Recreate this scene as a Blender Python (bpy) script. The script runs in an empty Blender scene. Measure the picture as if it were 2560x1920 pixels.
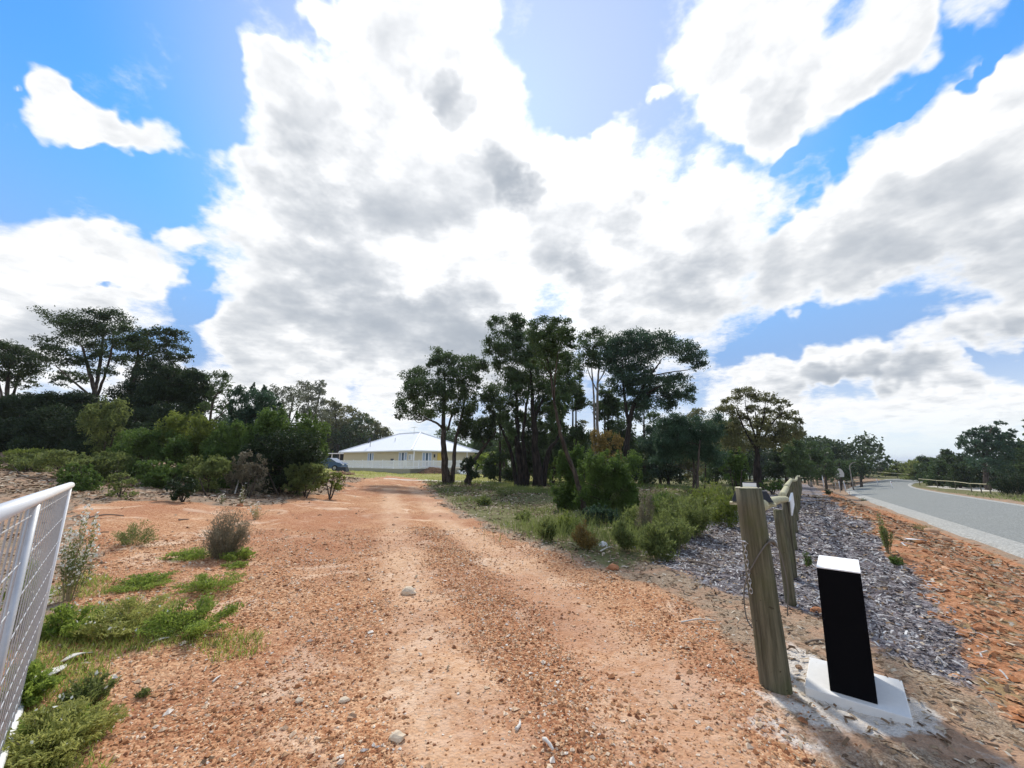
import bpy, math, random
import numpy as np
rng = np.random.default_rng(7)
random.seed(7)
S = bpy.context.scene
COL = S.collection
R = math.radians

# ---------------------------------------------------------------- camera
F = 962.0                        # focal length in pixels of the 2560 px wide photo
PITCH = R(11.2)
CP, SP = math.cos(PITCH), math.sin(PITCH)
EYE = 1.5
cam = bpy.data.objects.new('camera', bpy.data.cameras.new('camera'))
COL.objects.link(cam)
cam.data.sensor_width = 36.0
cam.data.lens = 36.0 * F / 2560.0
cam.data.clip_start = 0.05
cam.data.clip_end = 20000
cam.location = (0, 0, EYE)
cam.rotation_euler = (R(90) + PITCH, 0, 0)
S.camera = cam
S.render.resolution_x, S.render.resolution_y = 1024, 768
S.view_settings.view_transform = 'Standard'
S.view_settings.look = 'None'
S.view_settings.exposure = 0.0
S.view_settings.gamma = 1.0
S.cycles.max_bounces = 6
S.cycles.transparent_max_bounces = 4
S.cycles.use_adaptive_sampling = True

def ray(px, py):
    x = (px - 1280) / F; y = (960 - py) / F
    return np.array([x, CP - SP * y, SP + CP * y])

# ---------------------------------------------------------------- node helpers
def new(nt, kind, props=None, **ins):
    n = nt.nodes.new(kind)
    for k, v in (props or {}).items(): setattr(n, k, v)
    for k, v in ins.items():
        s = n.inputs[int(k[1:])] if k[0] == '_' and k[1:].isdigit() else n.inputs[k.replace('_', ' ')]
        setin(nt, s, v)
    return n
def setin(nt, s, v):
    if isinstance(v, bpy.types.NodeSocket): nt.links.new(v, s)
    elif isinstance(v, bpy.types.Node): nt.links.new(v.outputs[0], s)
    else:
        if s.type == 'RGBA' and hasattr(v, '__len__') and len(v) == 3: v = (*v, 1)
        s.default_value = v
def math_(nt, op, a, b=0.0, c=None, clamp=False):
    n = nt.nodes.new('ShaderNodeMath'); n.operation = op; n.use_clamp = clamp
    setin(nt, n.inputs[0], a); setin(nt, n.inputs[1], b)
    if c is not None: setin(nt, n.inputs[2], c)
    return n.outputs[0]
def vmath(nt, op, a, b=None, scale=None):
    n = nt.nodes.new('ShaderNodeVectorMath'); n.operation = op
    setin(nt, n.inputs[0], a)
    if b is not None: setin(nt, n.inputs[1], b)
    if scale is not None: setin(nt, n.inputs['Scale'], scale)
    return n.outputs['Value'] if op in ('DOT_PRODUCT', 'LENGTH', 'DISTANCE') else n.outputs[0]
def mrange(nt, v, a, b, c=0.0, d=1.0, smooth=True):
    n = nt.nodes.new('ShaderNodeMapRange'); n.interpolation_type = 'SMOOTHSTEP' if smooth else 'LINEAR'
    for s, x in zip(n.inputs[:5], (v, a, b, c, d)): setin(nt, s, x)
    return n.outputs[0]
def mixc(nt, fac, a, b, mode='MIX'):
    n = nt.nodes.new('ShaderNodeMix'); n.data_type = 'RGBA'; n.blend_type = mode
    setin(nt, n.inputs[0], fac); setin(nt, n.inputs[6], a); setin(nt, n.inputs[7], b)
    return n.outputs[2]
def noise(nt, vec, scale, detail=2.0, rough=0.5, dist=0.0, color=False):
    n = nt.nodes.new('ShaderNodeTexNoise')
    if vec is not None: setin(nt, n.inputs['Vector'], vec)
    n.inputs['Scale'].default_value = scale; n.inputs['Detail'].default_value = detail
    n.inputs['Roughness'].default_value = rough; n.inputs['Distortion'].default_value = dist
    return n.outputs[1 if color else 0]

# ---------------------------------------------------------------- sky, clouds and sun
SUN_AZ, SUN_EL = R(-2.0), R(46.0)           # azimuth from +Y towards +X
world = bpy.data.worlds.new('World'); S.world = world
world.use_nodes = True
nt = world.node_tree; nt.nodes.clear()
out = nt.nodes.new('ShaderNodeOutputWorld')
bg = nt.nodes.new('ShaderNodeBackground'); bg.inputs['Strength'].default_value = 0.1
nt.links.new(bg.outputs[0], out.inputs[0])
sky = nt.nodes.new('ShaderNodeTexSky'); sky.sky_type = 'NISHITA'; sky.sun_disc = False
sky.sun_elevation = SUN_EL; sky.sun_rotation = SUN_AZ
sky.air_density = 1.3; sky.dust_density = 0.6; sky.ozone_density = 2.5
tc = nt.nodes.new('ShaderNodeTexCoord')
D0 = vmath(nt, 'NORMALIZE', tc.outputs['Generated'])
wv = vmath(nt, 'SUBTRACT', noise(nt, D0, 5.5, 4.0, 0.62, color=True), (0.5, 0.5, 0.5))
D1 = vmath(nt, 'NORMALIZE', vmath(nt, 'ADD', D0, vmath(nt, 'SCALE', wv, scale=0.19)))

K = 2560 / 2212.0
def lobes(spec, vec, grow=1.0):
    """sum of smooth round lobes about world directions; a long patch is a chain of round ones"""
    acc, q, k = None, vec, 0
    for (cx, cy, rx, ry, rot, w) in spec:
        a, b = max(rx, ry), min(rx, ry)
        ang = R(rot) + (R(90) if ry > rx else 0)
        n = max(1, int(round((a / b - 1) * 1.0)) + (1 if a / b > 1.25 else 0))
        b = b if n > 1 else (a * b) ** .5
        for i in range(n):
            o = 0 if n == 1 else (i / (n - 1) * 2 - 1) * (a - b)
            px, py = (cx + math.cos(ang) * o) * K, (cy + math.sin(ang) * o) * K
            d = ray(px, py); ln = np.linalg.norm(d); d = d / ln
            rad = b * K / F / ln * (0.5 + 0.5 / ln) * 1.45 * grow
            k += 1
            if k % 14 == 0:      # tie the lobes to those before, so the shader compiler works through them in order
                m = nt.nodes.new('ShaderNodeVectorMath'); m.operation = 'MULTIPLY_ADD'
                setin(nt, m.inputs[0], acc); setin(nt, m.inputs[1], (1e-7, 1e-7, 1e-7)); setin(nt, m.inputs[2], vec)
                q = m.outputs[0]
            v = mrange(nt, vmath(nt, 'DOT_PRODUCT', q, tuple(d)), math.cos(rad), 1.0, 0.0, w)
            acc = v if acc is None else math_(nt, 'ADD', acc, v)
    return acc
CLOUD = [  # centre x, y, radii, tilt, weight (directions read off the photo at 2212 px width)
 (720,330,170,170,0,1),(615,185,75,60,0,1),(870,120,150,150,0,1),(960,300,150,190,0,1),(520,420,105,85,0,.9),
 (650,600,200,140,0,1),(850,560,220,220,0,1),(800,740,260,100,10,.9),(1010,200,85,110,0,.8),(1150,440,150,130,0,.9),
 (1290,400,130,85,0,.9),(1350,560,220,130,0,.8),(1200,650,260,110,0,.8),(1560,560,160,140,0,.7),(1560,430,110,60,10,.45),
 (500,700,70,45,0,.5),(600,780,150,60,20,.5),(740,15,80,35,0,.8),(900,0,160,60,0,.8),
 (1590,100,130,140,0,1),(1800,60,230,110,0,1),(1560,240,80,80,0,.9),(1700,220,160,90,-25,.9),(1640,310,50,40,0,.8),(2060,20,140,60,0,.8),(1890,140,120,60,-25,.7),
 (2060,340,190,150,-35,1),(1930,450,230,130,-25,1),(2170,230,120,110,0,1),(1820,560,160,90,-10,.9),(2150,520,180,120,0,.9),(1700,590,90,70,0,.6),
 (2130,700,170,55,-22,.85),(1760,790,150,45,-8,.85),(1900,800,170,45,5,.8),(2120,850,180,60,0,.7),(1640,830,90,60,0,.6),(1850,900,320,50,0,.6),
 (110,560,150,85,0,.9),(250,550,130,65,15,.9),(60,690,140,85,0,.9),(210,650,110,65,0,.7),(340,600,60,40,0,.6),(400,500,32,32,0,.8),
 (115,195,45,50,0,.9),(150,235,60,50,0,.9),(215,270,100,55,15,1),(325,292,100,42,10,1),(170,300,100,40,0,1),(250,310,100,36,0,.8),(40,235,26,14,0,.4),
 (350,428,9,14,0,.35),(40,320,22,10,0,.35),
 (1420,210,30,18,-20,.5),(1330,300,28,40,0,.5),(1440,330,40,40,0,.4),
 (100,800,300,60,0,.5),(500,850,200,80,0,.6),(700,880,200,60,0,.6),(1000,800,200,90,0,.6),(1300,760,260,90,0,.6),(2300,200,150,150,0,.9),(2350,500,150,180,0,.8),(-120,620,150,120,0,.8),
 (1850,-160,350,120,0,.9),(850,-150,200,150,0,.9),
 # openings
 (1270,130,110,150,0,-1.1),(1400,340,60,40,0,-.25),(1640,480,60,30,30,-.3),(1910,270,150,16,-38,-.7),(2160,110,70,16,-38,-.8),(1760,420,60,25,-45,-.6),(1690,350,50,20,-30,-.4),
 (1800,690,150,34,-6,-1.0),(1640,750,70,34,-30,-.6),(2120,770,60,16,0,-.6),(440,620,26,60,0,-.5),(235,600,26,14,0,-.8),(450,300,60,120,0,-.5),(330,400,120,60,0,-.5),(400,670,40,24,0,-.6),(480,200,60,110,0,-.6)]
GREY = [
 (610,430,130,120,0,.45),(800,540,190,150,0,.7),(720,340,130,120,0,.25),(955,190,30,30,0,.7),(985,222,34,30,0,.9),(930,150,60,40,0,.3),(1090,355,30,40,0,1.0),(1125,400,40,26,0,1.0),(1050,345,40,30,0,.5),(1000,430,70,50,0,.35),(560,690,60,40,0,.6),
 (860,700,220,90,10,.75),(760,220,80,60,0,.3),(900,90,80,80,0,.45),(1180,500,130,60,0,.5),(1370,480,55,40,0,.8),(1560,620,100,80,0,.7),(1240,600,80,44,0,.7),(1450,560,100,60,0,.45),
 (1690,190,50,130,25,.5),(2000,590,210,80,-4,.6),(2050,420,150,60,-25,.35),(1900,815,170,30,-4,.9),(2140,725,110,34,-15,.8),(1740,830,90,28,0,.7),(90,690,110,60,0,.5),(1250,720,220,60,0,.5),(1050,770,150,60,0,.45),(500,800,120,40,0,.3)]
cl = lobes(CLOUD, D1)
up = nt.nodes.new('ShaderNodeSeparateXYZ'); setin(nt, up.inputs[0], D0); el = up.outputs[2]
# directions flattened onto the cloud deck, so distant clouds pack towards the horizon
deck = vmath(nt, 'DIVIDE', D0, new(nt, 'ShaderNodeCombineXYZ', None, X=math_(nt, 'ADD', math_(nt, 'ABSOLUTE', el), .22), Y=math_(nt, 'ADD', math_(nt, 'ABSOLUTE', el), .22), Z=1.0).outputs[0])
fb = noise(nt, deck, 3.4, 9.0, 0.68, 0.0)
gnz = noise(nt, deck, 5.0, 5.0, .55, 0.0)
# the part of the sky behind the camera gets its own scattered clouds
behind = mrange(nt, up.outputs[1], 0.25, -0.2, 0.0, 0.55)
low = mrange(nt, el, 0.20, 0.02, 0.0, 0.45)
dens = math_(nt, 'ADD', math_(nt, 'ADD', cl, behind), low)
dens = math_(nt, 'ADD', dens, math_(nt, 'MULTIPLY', math_(nt, 'SUBTRACT', fb, .5), 1.9))
dens = math_(nt, 'ADD', dens, math_(nt, 'MULTIPLY', math_(nt, 'SUBTRACT', gnz, .5), .9))
wisp = noise(nt, deck, 22.0, 4.0, .65, 0.0)
alpha = mrange(nt, math_(nt, 'ADD', dens, math_(nt, 'MULTIPLY', math_(nt, 'SUBTRACT', wisp, .5), .75)), 0.06, 0.98)
thick = mrange(nt, dens, 0.50, 1.7)
# a second look at the cloud a little nearer the sun: where it is thicker there, this side lies in its shade
tos = vmath(nt, 'NORMALIZE', vmath(nt, 'SUBTRACT', (-.026, .74, .72), deck))
fsh = noise(nt, vmath(nt, 'ADD', deck, vmath(nt, 'SCALE', tos, scale=0.075)), 3.4, 5.0, 0.62, 0.0)
relief = math_(nt, 'MULTIPLY', math_(nt, 'SUBTRACT', fsh, fb), 2.6)
grey = lobes(GREY, D1, 1.3)
gn = math_(nt, 'MULTIPLY', math_(nt, 'SUBTRACT', gnz, .5), 2.0)
fn = math_(nt, 'MULTIPLY', math_(nt, 'SUBTRACT', fb, .5), 2.0)
shade = math_(nt, 'MULTIPLY', grey, math_(nt, 'ADD', math_(nt, 'MULTIPLY', math_(nt, 'ADD', gn, fn), 1.25), .95))
shade = math_(nt, 'ADD', shade, math_(nt, 'ADD', math_(nt, 'MULTIPLY', gn, .55), math_(nt, 'ADD', math_(nt, 'MULTIPLY', fn, .40), .06)))
shade = math_(nt, 'MAXIMUM', math_(nt, 'MULTIPLY', math_(nt, 'ADD', shade, relief), thick), 0.0)
shade = math_(nt, 'SUBTRACT', 1.0, math_(nt, 'POWER', 2.718, math_(nt, 'MULTIPLY', shade, -1.15)))
glow = mrange(nt, vmath(nt, 'DOT_PRODUCT', D0, (math.sin(SUN_AZ)*math.cos(SUN_EL), math.cos(SUN_AZ)*math.cos(SUN_EL), math.sin(SUN_EL))), math.cos(R(40)), 1.0)
white = mixc(nt, glow, (10.4, 10.5, 10.6), (13.5, 13.5, 13.5))
cloudc = mixc(nt, shade, white, (4.1, 4.6, 5.3))
blue = mixc(nt, 1.0, sky.outputs[0], (0.62, 1.45, 2.1), 'MULTIPLY')
blue = mixc(nt, mrange(nt, el, 0.62, 0.18), blue, (3.0, 4.9, 8.4))
blue = mixc(nt, math_(nt, 'MULTIPLY', glow, .8), blue, (6.3, 6.8, 9.0))
blue = mixc(nt, mrange(nt, el, 0.24, 0.0, 0.0, 0.9), blue, (8.6, 9.6, 10.4))
skyc = mixc(nt, alpha, blue, cloudc)
skyc = mixc(nt, mrange(nt, el, 0.11, 0.0, 0.0, 0.9), skyc, (8.7, 9.7, 10.0))
setin(nt, bg.inputs[0], skyc)
world.cycles.sampling_method = 'NONE'

sun = bpy.data.objects.new('sun', bpy.data.lights.new('sun', 'SUN')); COL.objects.link(sun)
sun.data.energy = 3.8; sun.data.angle = R(6); sun.data.color = (1, .95, .87)
sun.rotation_euler = (R(90) - SUN_EL, 0, R(180) - SUN_AZ)   # shines from ahead of the camera towards it

# ---------------------------------------------------------------- terrain
def sst(a, b, x):
    t = np.clip((np.asarray(x, float) - a) / (b - a), 0, 1); return t * t * (3 - 2 * t)
def along(x, y): return .59 * x + .807 * y           # metres along the log fence line
def across(x, y): return .807 * x - .59 * y + .3     # metres from the fence line towards the road
def Hs(x, y):
    x = np.asarray(x, float); y = np.asarray(y, float)
    t = np.clip(.85 * x + .53 * y, 0, None)
    z = -np.where(t < 25, .00072 * t * t, .45 + .036 * (t - 25))
    t2 = -x - .2 * y - 2
    u = np.clip(.5 * (t2 + np.sqrt(t2 * t2 + 4)) - .35, 0, 45)
    z = z + .09 * u * (1 - .75 * sst(25, 50, y))
    d = across(x, y); s = along(x, y)
    sc = np.clip(s, -15, None); sc = np.where(sc < 60, sc, 60 + 14 * (1 - np.exp(-(sc - 60) / 14)))
    zr = -.66 - .033 * sc + (.062 + .0009 * np.clip(sc, 0, 80)) * (np.clip(d, 0, 13) - 5)
    w = sst(1.5, 4.7, d)
    z = z * (1 - w) + zr * w
    r = np.hypot(x, y); az = np.arctan2(x, y)
    w2 = sst(120, 900, r)
    z = z * (1 - w2) - 27 * w2
    z = z + sst(1100, 1900, r) * (14 + 9 * np.sin(az * 11 + 1.4) + 4 * np.sin(az * 31)) * (1 - sst(1900, 2500, r))
    z = z + sst(2600, 4300, r) * (31 + 5 * np.sin(az * 13 + .6) + 2 * np.sin(az * 29)) * (1 - .9 * sst(4300, 6000, r))
    return z
def H(x, y):
    x = np.asarray(x, float); y = np.asarray(y, float)
    d = across(x, y); road = sst(4.2, 4.8, d) * (1 - sst(11.6, 12.4, d))
    r = np.hypot(x, y)
    n = .018 * np.sin(x * 2.1 + y * .7) + .014 * np.sin(y * 2.9 - x * 1.3 + 1) + .010 * np.sin(x * 6.1 + 2.0 * np.sin(y * 3.7)) + .008 * np.sin(y * 7.3 + x * 4.1)
    big = .05 * np.sin(x * .43 + 1.7) * np.sin(y * .37 + .4) * sst(6, 14, r)
    bank = sst(1.5, 2.4, d) * (1 - sst(4.2, 4.8, d))
    lump = .05 * np.sin(x * 3.3 + 1.4 * np.sin(y * 2.3)) * np.sin(y * 3.9 + 1.1 * np.sin(x * 2.9)) + .03 * np.sin(x * 8.3 + y * 3.1) * np.sin(y * 9.1 - x * 2.7)
    return Hs(x, y) + (n + big) * (1 - road) * (1 - sst(60, 110, r)) + lump * bank * (1 - sst(40, 70, r))
def gp(px, py):
    """the point of the ground seen at a pixel of the 2560 px photo"""
    r = ray(px, py); k = np.concatenate([np.linspace(.5, 60, 5000), np.linspace(60, 500, 6000)])
    X, Y, Z = r[0] * k, r[1] * k, EYE + r[2] * k
    i = np.where(Z < Hs(X, Y))[0]
    i = i[0] if len(i) else len(k) - 1
    return np.array([X[i], Y[i], float(H(X[i], Y[i]))])
def at(px, py, Y):
    r = ray(px, py); return np.array([0, 0, EYE]) + r * (Y / r[1])
def ppm(px, py, Y):               # photo pixels per metre at depth Y
    return F * ray(px, py)[1] / Y

def poly_sd(P, x, y):
    """signed distance to a polygon, positive inside"""
    x = np.asarray(x, float); y = np.asarray(y, float)
    d = np.full(x.shape, 1e9); ins = np.zeros(x.shape, bool)
    for (x0, y0), (x1, y1) in zip(P, np.roll(P, -1, 0)):
        ex, ey = x1 - x0, y1 - y0
        t = np.clip(((x - x0) * ex + (y - y0) * ey) / (ex * ex + ey * ey + 1e-12), 0, 1)
        d = np.minimum(d, np.hypot(x - x0 - t * ex, y - y0 - t * ey))
        c = ((y0 > y) != (y1 > y)) & (x < (x1 - x0) * (y - y0) / (y1 - y0 + 1e-12) + x0)
        ins ^= c
    return np.where(ins, d, -d)
def line_d(P, x, y):
    d = np.full(np.shape(x), 1e9)
    for (x0, y0), (x1, y1) in zip(P[:-1], P[1:]):
        ex, ey = x1 - x0, y1 - y0
        t = np.clip(((x - x0) * ex + (y - y0) * ey) / (ex * ex + ey * ey), 0, 1)
        d = np.minimum(d, np.hypot(x - x0 - t * ex, y - y0 - t * ey))
    return d
g2 = lambda *q: [gp(*p)[:2] for p in q]
DRIVE = np.array([(-2.3, .9), *g2((130, 1560), (185, 1480), (175, 1330), (190, 1268), (330, 1256), (560, 1266), (720, 1260), (860, 1222), (905, 1199)),
                  *g2((970, 1190), (1040, 1194), (1062, 1215), (1130, 1268), (1260, 1330), (1400, 1385), (1600, 1470), (1790, 1560), (1900, 1690), (1990, 1800)), (1.55, 1.7), (1.8, -5), (-1.6, -5)])
TRACKS = [np.array(g2((1180, 1900), (1060, 1600), (1010, 1420), (985, 1300), (975, 1220))), np.array(g2((1720, 1900), (1560, 1640), (1330, 1440), (1130, 1310), (1030, 1215)))]
RIDGE = np.array(g2((1500, 1900), (1330, 1640), (1150, 1430), (1050, 1310)))
SANDL = [np.array(g2((1000, 1200), (1080, 1203), (1170, 1203), (1230, 1205))), np.array(g2((2400, 1219), (2440, 1223), (2500, 1228)))]
SLABC = (2.29, 2.86)
def wob(x, y, f, p=0.0): return np.sin(x * f + p + 1.3 * np.sin(y * f * .7 + p)) * np.sin(y * f * 1.1 + 2 * p + 1.1 * np.sin(x * f * .8))
def zones(x, y):
    d, s, r = across(x, y), along(x, y), np.hypot(x, y)
    e = wob(x, y, 1.1, .3) * .18 + wob(x, y, 3.7, 1.1) * .10 + wob(x, y, 9.1, 2.1) * .05
    es = e * np.clip(r / 6, .6, 3)
    o = {}
    o['drive'] = sst(-.35, .35, poly_sd(DRIVE, x, y) + es)
    o['track'] = np.maximum(*(1 - sst(.12, .5, line_d(t, x, y) + e * .6) for t in TRACKS))
    o['ridge'] = 1 - sst(.12, .55, line_d(RIDGE, x, y) + e * .6)
    dm = d + e * 1.6
    o['mulch'] = sst(-2.9, -2.0, dm) * (1 - sst(1.15, 1.6, d + e)) * sst(-.35, .35, s + .75 * d - 5.3 + e * 1.5) * (1 - sst(60, 90, s)) * (1 - o['drive'])
    o['verge'] = sst(1.15, 1.6, d + e) * sst(3.2, 4.6, s + 2 * e) * (1 - sst(4.6, 5.0, d)) * (1 - .85 * sst(30, 50, s))
    far = sst(26, 32, y + 3 * e) * (1 - sst(66, 80, y)) * sst(-34, -24, x) * (1 - sst(8, 16, x))
    o['lawn'] = far * (1 - o['drive'])
    o['grass'] = np.clip(sst(-1.2, -2.2, dm) * sst(-.2, .6, -poly_sd(DRIVE, x, y)) * sst(-3, 1, x + y * .35 - 1) * (1 - far) + sst(11.5, 13, d) * .8, 0, 1) * (1 - o['mulch'])
    sl = 1 - sst(.30, .72, np.hypot((x - SLABC[0] + .05) * 1.0, (y - SLABC[1] + .06) * 1.0) + e * 2.2)
    sl = np.maximum(sl, .55 * (1 - sst(.1, .6, line_d(np.array([(2.4, 2.2), (3.2, 2.1), (4.2, 2.2)]), x, y) + e * 2)))
    sl = np.maximum(sl, 1 - sst(.4, 1.5, line_d(SANDL[0], x, y) + e * 2))
    sl = np.maximum(sl, 1 - sst(1.5, 4.0, line_d(SANDL[1], x, y) + e * 2))
    o['sand'] = sl
    return o

# ---------------------------------------------------------------- mesh helpers
class MB:
    """collects vertices and faces that become ONE mesh object"""
    def __init__(s): s.v, s.f, s.n, s.t = [], [], 0, []
    def add(s, v, f, tint=None):
        v = np.asarray(v, np.float32).reshape(-1, 3)
        for a in ([f] if isinstance(f, np.ndarray) else _by_len(f)): s.f.append(a + s.n)
        s.v.append(v); s.n += len(v)
        s.t.append(np.zeros(len(v), np.float32) if tint is None else np.broadcast_to(np.asarray(tint, np.float32), (len(v),)))
        return s
    def box(s, c, size, ax=(1, 0, 0), ay=(0, 1, 0), az=(0, 0, 1), taper=1.0):
        c = np.array(c, float); ax, ay, az = (np.array(a, float) for a in (ax, ay, az)); sx, sy, sz = (np.array(size) / 2)
        v = [c + ax * sx * i * (taper if k > 0 else 1) + ay * sy * j * (taper if k > 0 else 1) + az * sz * k for k in (-1, 1) for (i, j) in ((-1, -1), (1, -1), (1, 1), (-1, 1))]
        return s.add(v, np.array([(3, 2, 1, 0), (4, 5, 6, 7), (0, 1, 5, 4), (1, 2, 6, 5), (2, 3, 7, 6), (3, 0, 4, 7)]))
    def tube(s, P, rad, n=7, cap=True, tint=None, rough=0.0):
        P = np.array(P, float); m = len(P); rad = np.broadcast_to(np.asarray(rad, float), (m,))
        T = np.gradient(P, axis=0); T /= np.linalg.norm(T, axis=1)[:, None] + 1e-9
        ref = np.array([0, 0, 1.]) if abs(T[:, 2]).mean() < .8 else np.array([0, 1., 0])
        A = np.cross(T, ref); A /= np.linalg.norm(A, axis=1)[:, None] + 1e-9; B = np.cross(T, A)
        a = np.arange(n) * 2 * math.pi / n
        rr = rad[:, None] * (1 + rough * rng.normal(size=(m, n)))
        V = P[:, None] + rr[..., None] * (np.cos(a)[None, :, None] * A[:, None] + np.sin(a)[None, :, None] * B[:, None])
        i = np.arange(m - 1)[:, None] * n; j = np.arange(n)[None]; k = (j + 1) % n
        f = np.stack([i + j, i + k, i + n + k, i + n + j], -1).reshape(-1, 4)
        fs = [f]
        if cap: fs += [np.arange(n)[None, ::-1], (np.arange(n) + (m - 1) * n)[None]]
        s.add(V.reshape(-1, 3), f, tint)
        if cap:
            for g in fs[1:]: s.f.append(g + s.n - m * n)
        return s
    def build(s, name, mat, parent=None, smooth=False, origin=None):
        V = np.concatenate(s.v); T = np.concatenate(s.t)
        if origin is not None: V = V - np.asarray(origin, np.float32)
        me = bpy.data.meshes.new(name)
        lens = np.concatenate([np.full(len(f), f.shape[1], np.int32) for f in s.f]); idx = np.concatenate([f.ravel() for f in s.f]).astype(np.int32)
        me.vertices.add(len(V)); me.vertices.foreach_set('co', V.astype(np.float32).ravel())
        me.loops.add(len(idx)); me.loops.foreach_set('vertex_index', idx)
        me.polygons.add(len(lens)); me.polygons.foreach_set('loop_start', np.concatenate([[0], np.cumsum(lens)[:-1]]).astype(np.int32))
        me.polygons.foreach_set('loop_total', lens)
        me.polygons.foreach_set('use_smooth', np.full(len(lens), smooth))
        me.update(calc_edges=True)
        a = me.attributes.new('tint', 'FLOAT', 'POINT'); a.data.foreach_set('value', T.astype(np.float32))
        me.materials.append(mat)
        o = bpy.data.objects.new(name, me); COL.objects.link(o)
        if parent is not None: o.parent = parent
        elif origin is not None: o.location = origin
        return o
def _by_len(f):
    d = {}
    for q in f: d.setdefault(len(q), []).append(q)
    return [np.array(q) for q in d.values()]
def smooth_path(P, k=4):
    P = np.array(P, float)
    if len(P) < 3: return P if len(P) < 2 else P[0] + np.linspace(0, 1, k + 1)[:, None] * (P[1] - P[0])
    Q = np.vstack([2 * P[0] - P[1], P, 2 * P[-1] - P[-2]]); o = []
    for i in range(1, len(Q) - 2):
        for t in np.linspace(0, 1, k, endpoint=False):
            a, b, c, d = Q[i - 1], Q[i], Q[i + 1], Q[i + 2]
            o.append(.5 * (2 * b + (c - a) * t + (2 * a - 5 * b + 4 * c - d) * t * t + (3 * b - a - 3 * c + d) * t ** 3))
    o.append(P[-1]); return np.array(o)
def unit(v): return v / (np.linalg.norm(v, axis=-1, keepdims=True) + 1e-9)
def leaves(mb, C, L, w, droop=.5, dirs=None, tint=None):
    n = len(C)
    if n == 0: return
    a = rng.normal(size=(n, 3)); a[:, 2] -= droop * 1.5
    if dirs is not None: a = a * .35 + dirs
    a = unit(a); b = unit(np.cross(a, rng.normal(size=(n, 3))))
    L = L * rng.uniform(.6, 1.35, n)[:, None]; w = w * rng.uniform(.7, 1.3, n)[:, None]
    nrm = np.cross(a, b) * L * .10
    V = np.stack([C - a * L / 2, C + b * w / 2 + nrm, C + a * L / 2, C - b * w / 2 + nrm], 1)
    t = rng.uniform(0, 1, n) if tint is None else tint
    mb.add(V.reshape(-1, 3), np.arange(4 * n).reshape(n, 4), np.repeat(t, 4))
def tag(o, label=None, cat=None, group=None, kind=None):
    for k, v in (('label', label), ('category', cat), ('group', group), ('kind', kind)):
        if v: o[k] = v
    return o
def thing(name, loc, label, cat, group=None):
    o = bpy.data.objects.new(name, None); COL.objects.link(o); o.location = loc
    o.empty_display_size = .2
    return tag(o, label, cat, group)

# ---------------------------------------------------------------- materials
def base_mat(name, rough=.8, spec=.3):
    m = bpy.data.materials.new(name); m.use_nodes = True; nt = m.node_tree
    p = nt.nodes['Principled BSDF']; p.inputs['Roughness'].default_value = rough
    p.inputs['Specular IOR Level'].default_value = spec
    return m, nt, p
def pos(nt): return nt.nodes.new('ShaderNodeNewGeometry').outputs['Position']
def objco(nt): return nt.nodes.new('ShaderNodeTexCoord').outputs['Object']
def attr(nt, name):
    n = nt.nodes.new('ShaderNodeAttribute'); n.attribute_name = name; return n.outputs['Fac']
def ramp(nt, fac, stops, interp='LINEAR'):
    n = nt.nodes.new('ShaderNodeValToRGB'); n.color_ramp.interpolation = interp
    e = n.color_ramp.elements
    while len(e) < len(stops): e.new(.5)
    for q, (p, c) in zip(e, stops): q.position = p; q.color = (*c, 1)
    setin(nt, n.inputs[0], fac); return n.outputs[0]
def bump(nt, p, h, strength=.5, dist=.02):
    b = nt.nodes.new('ShaderNodeBump'); b.inputs['Strength'].default_value = strength; b.inputs['Distance'].default_value = dist
    setin(nt, b.inputs['Height'], h); nt.links.new(b.outputs[0], p.inputs['Normal'])
def plain(name, col, rough=.6, spec=.4, var=.15, scale=20, metal=0.0):
    m, nt, p = base_mat(name, rough, spec); p.inputs['Metallic'].default_value = metal
    c = mixc(nt, noise(nt, objco(nt), scale, 5, .6), tuple(x * (1 - var) for x in col), tuple(min(1, x * (1 + var)) for x in col))
    setin(nt, p.inputs['Base Color'], c); return m
def leaf_mat(name, a, b, trans=.3, patch=1.2):
    m, nt, p = base_mat(name, .55, .25)
    t = attr(nt, 'tint'); n = noise(nt, objco(nt), patch, 3, .6)
    f = math_(nt, 'ADD', math_(nt, 'MULTIPLY', t, .75), math_(nt, 'MULTIPLY', math_(nt, 'SUBTRACT', n, .38), .9), clamp=True)
    c = mixc(nt, f, a, b); setin(nt, p.inputs['Base Color'], c)
    tr = nt.nodes.new('ShaderNodeBsdfTranslucent'); setin(nt, tr.inputs[0], mixc(nt, .5, c, tuple(min(1, x * 1.9) for x in b)))
    mx = nt.nodes.new('ShaderNodeMixShader'); mx.inputs[0].default_value = trans
    nt.links.new(p.outputs[0], mx.inputs[1]); nt.links.new(tr.outputs[0], mx.inputs[2])
    nt.links.new(mx.outputs[0], nt.nodes['Material Output'].inputs[0]); return m
def bark_mat(name, a, b, scale=9):
    m, nt, p = base_mat(name, .95, .1)
    v = vmath(nt, 'MULTIPLY', objco(nt), (1, 1, .22)); n = noise(nt, v, scale, 6, .65, .5)
    setin(nt, p.inputs['Base Color'], mixc(nt, mrange(nt, n, .35, .65), a, b)); bump(nt, p, n, .8, .04); return m
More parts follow.
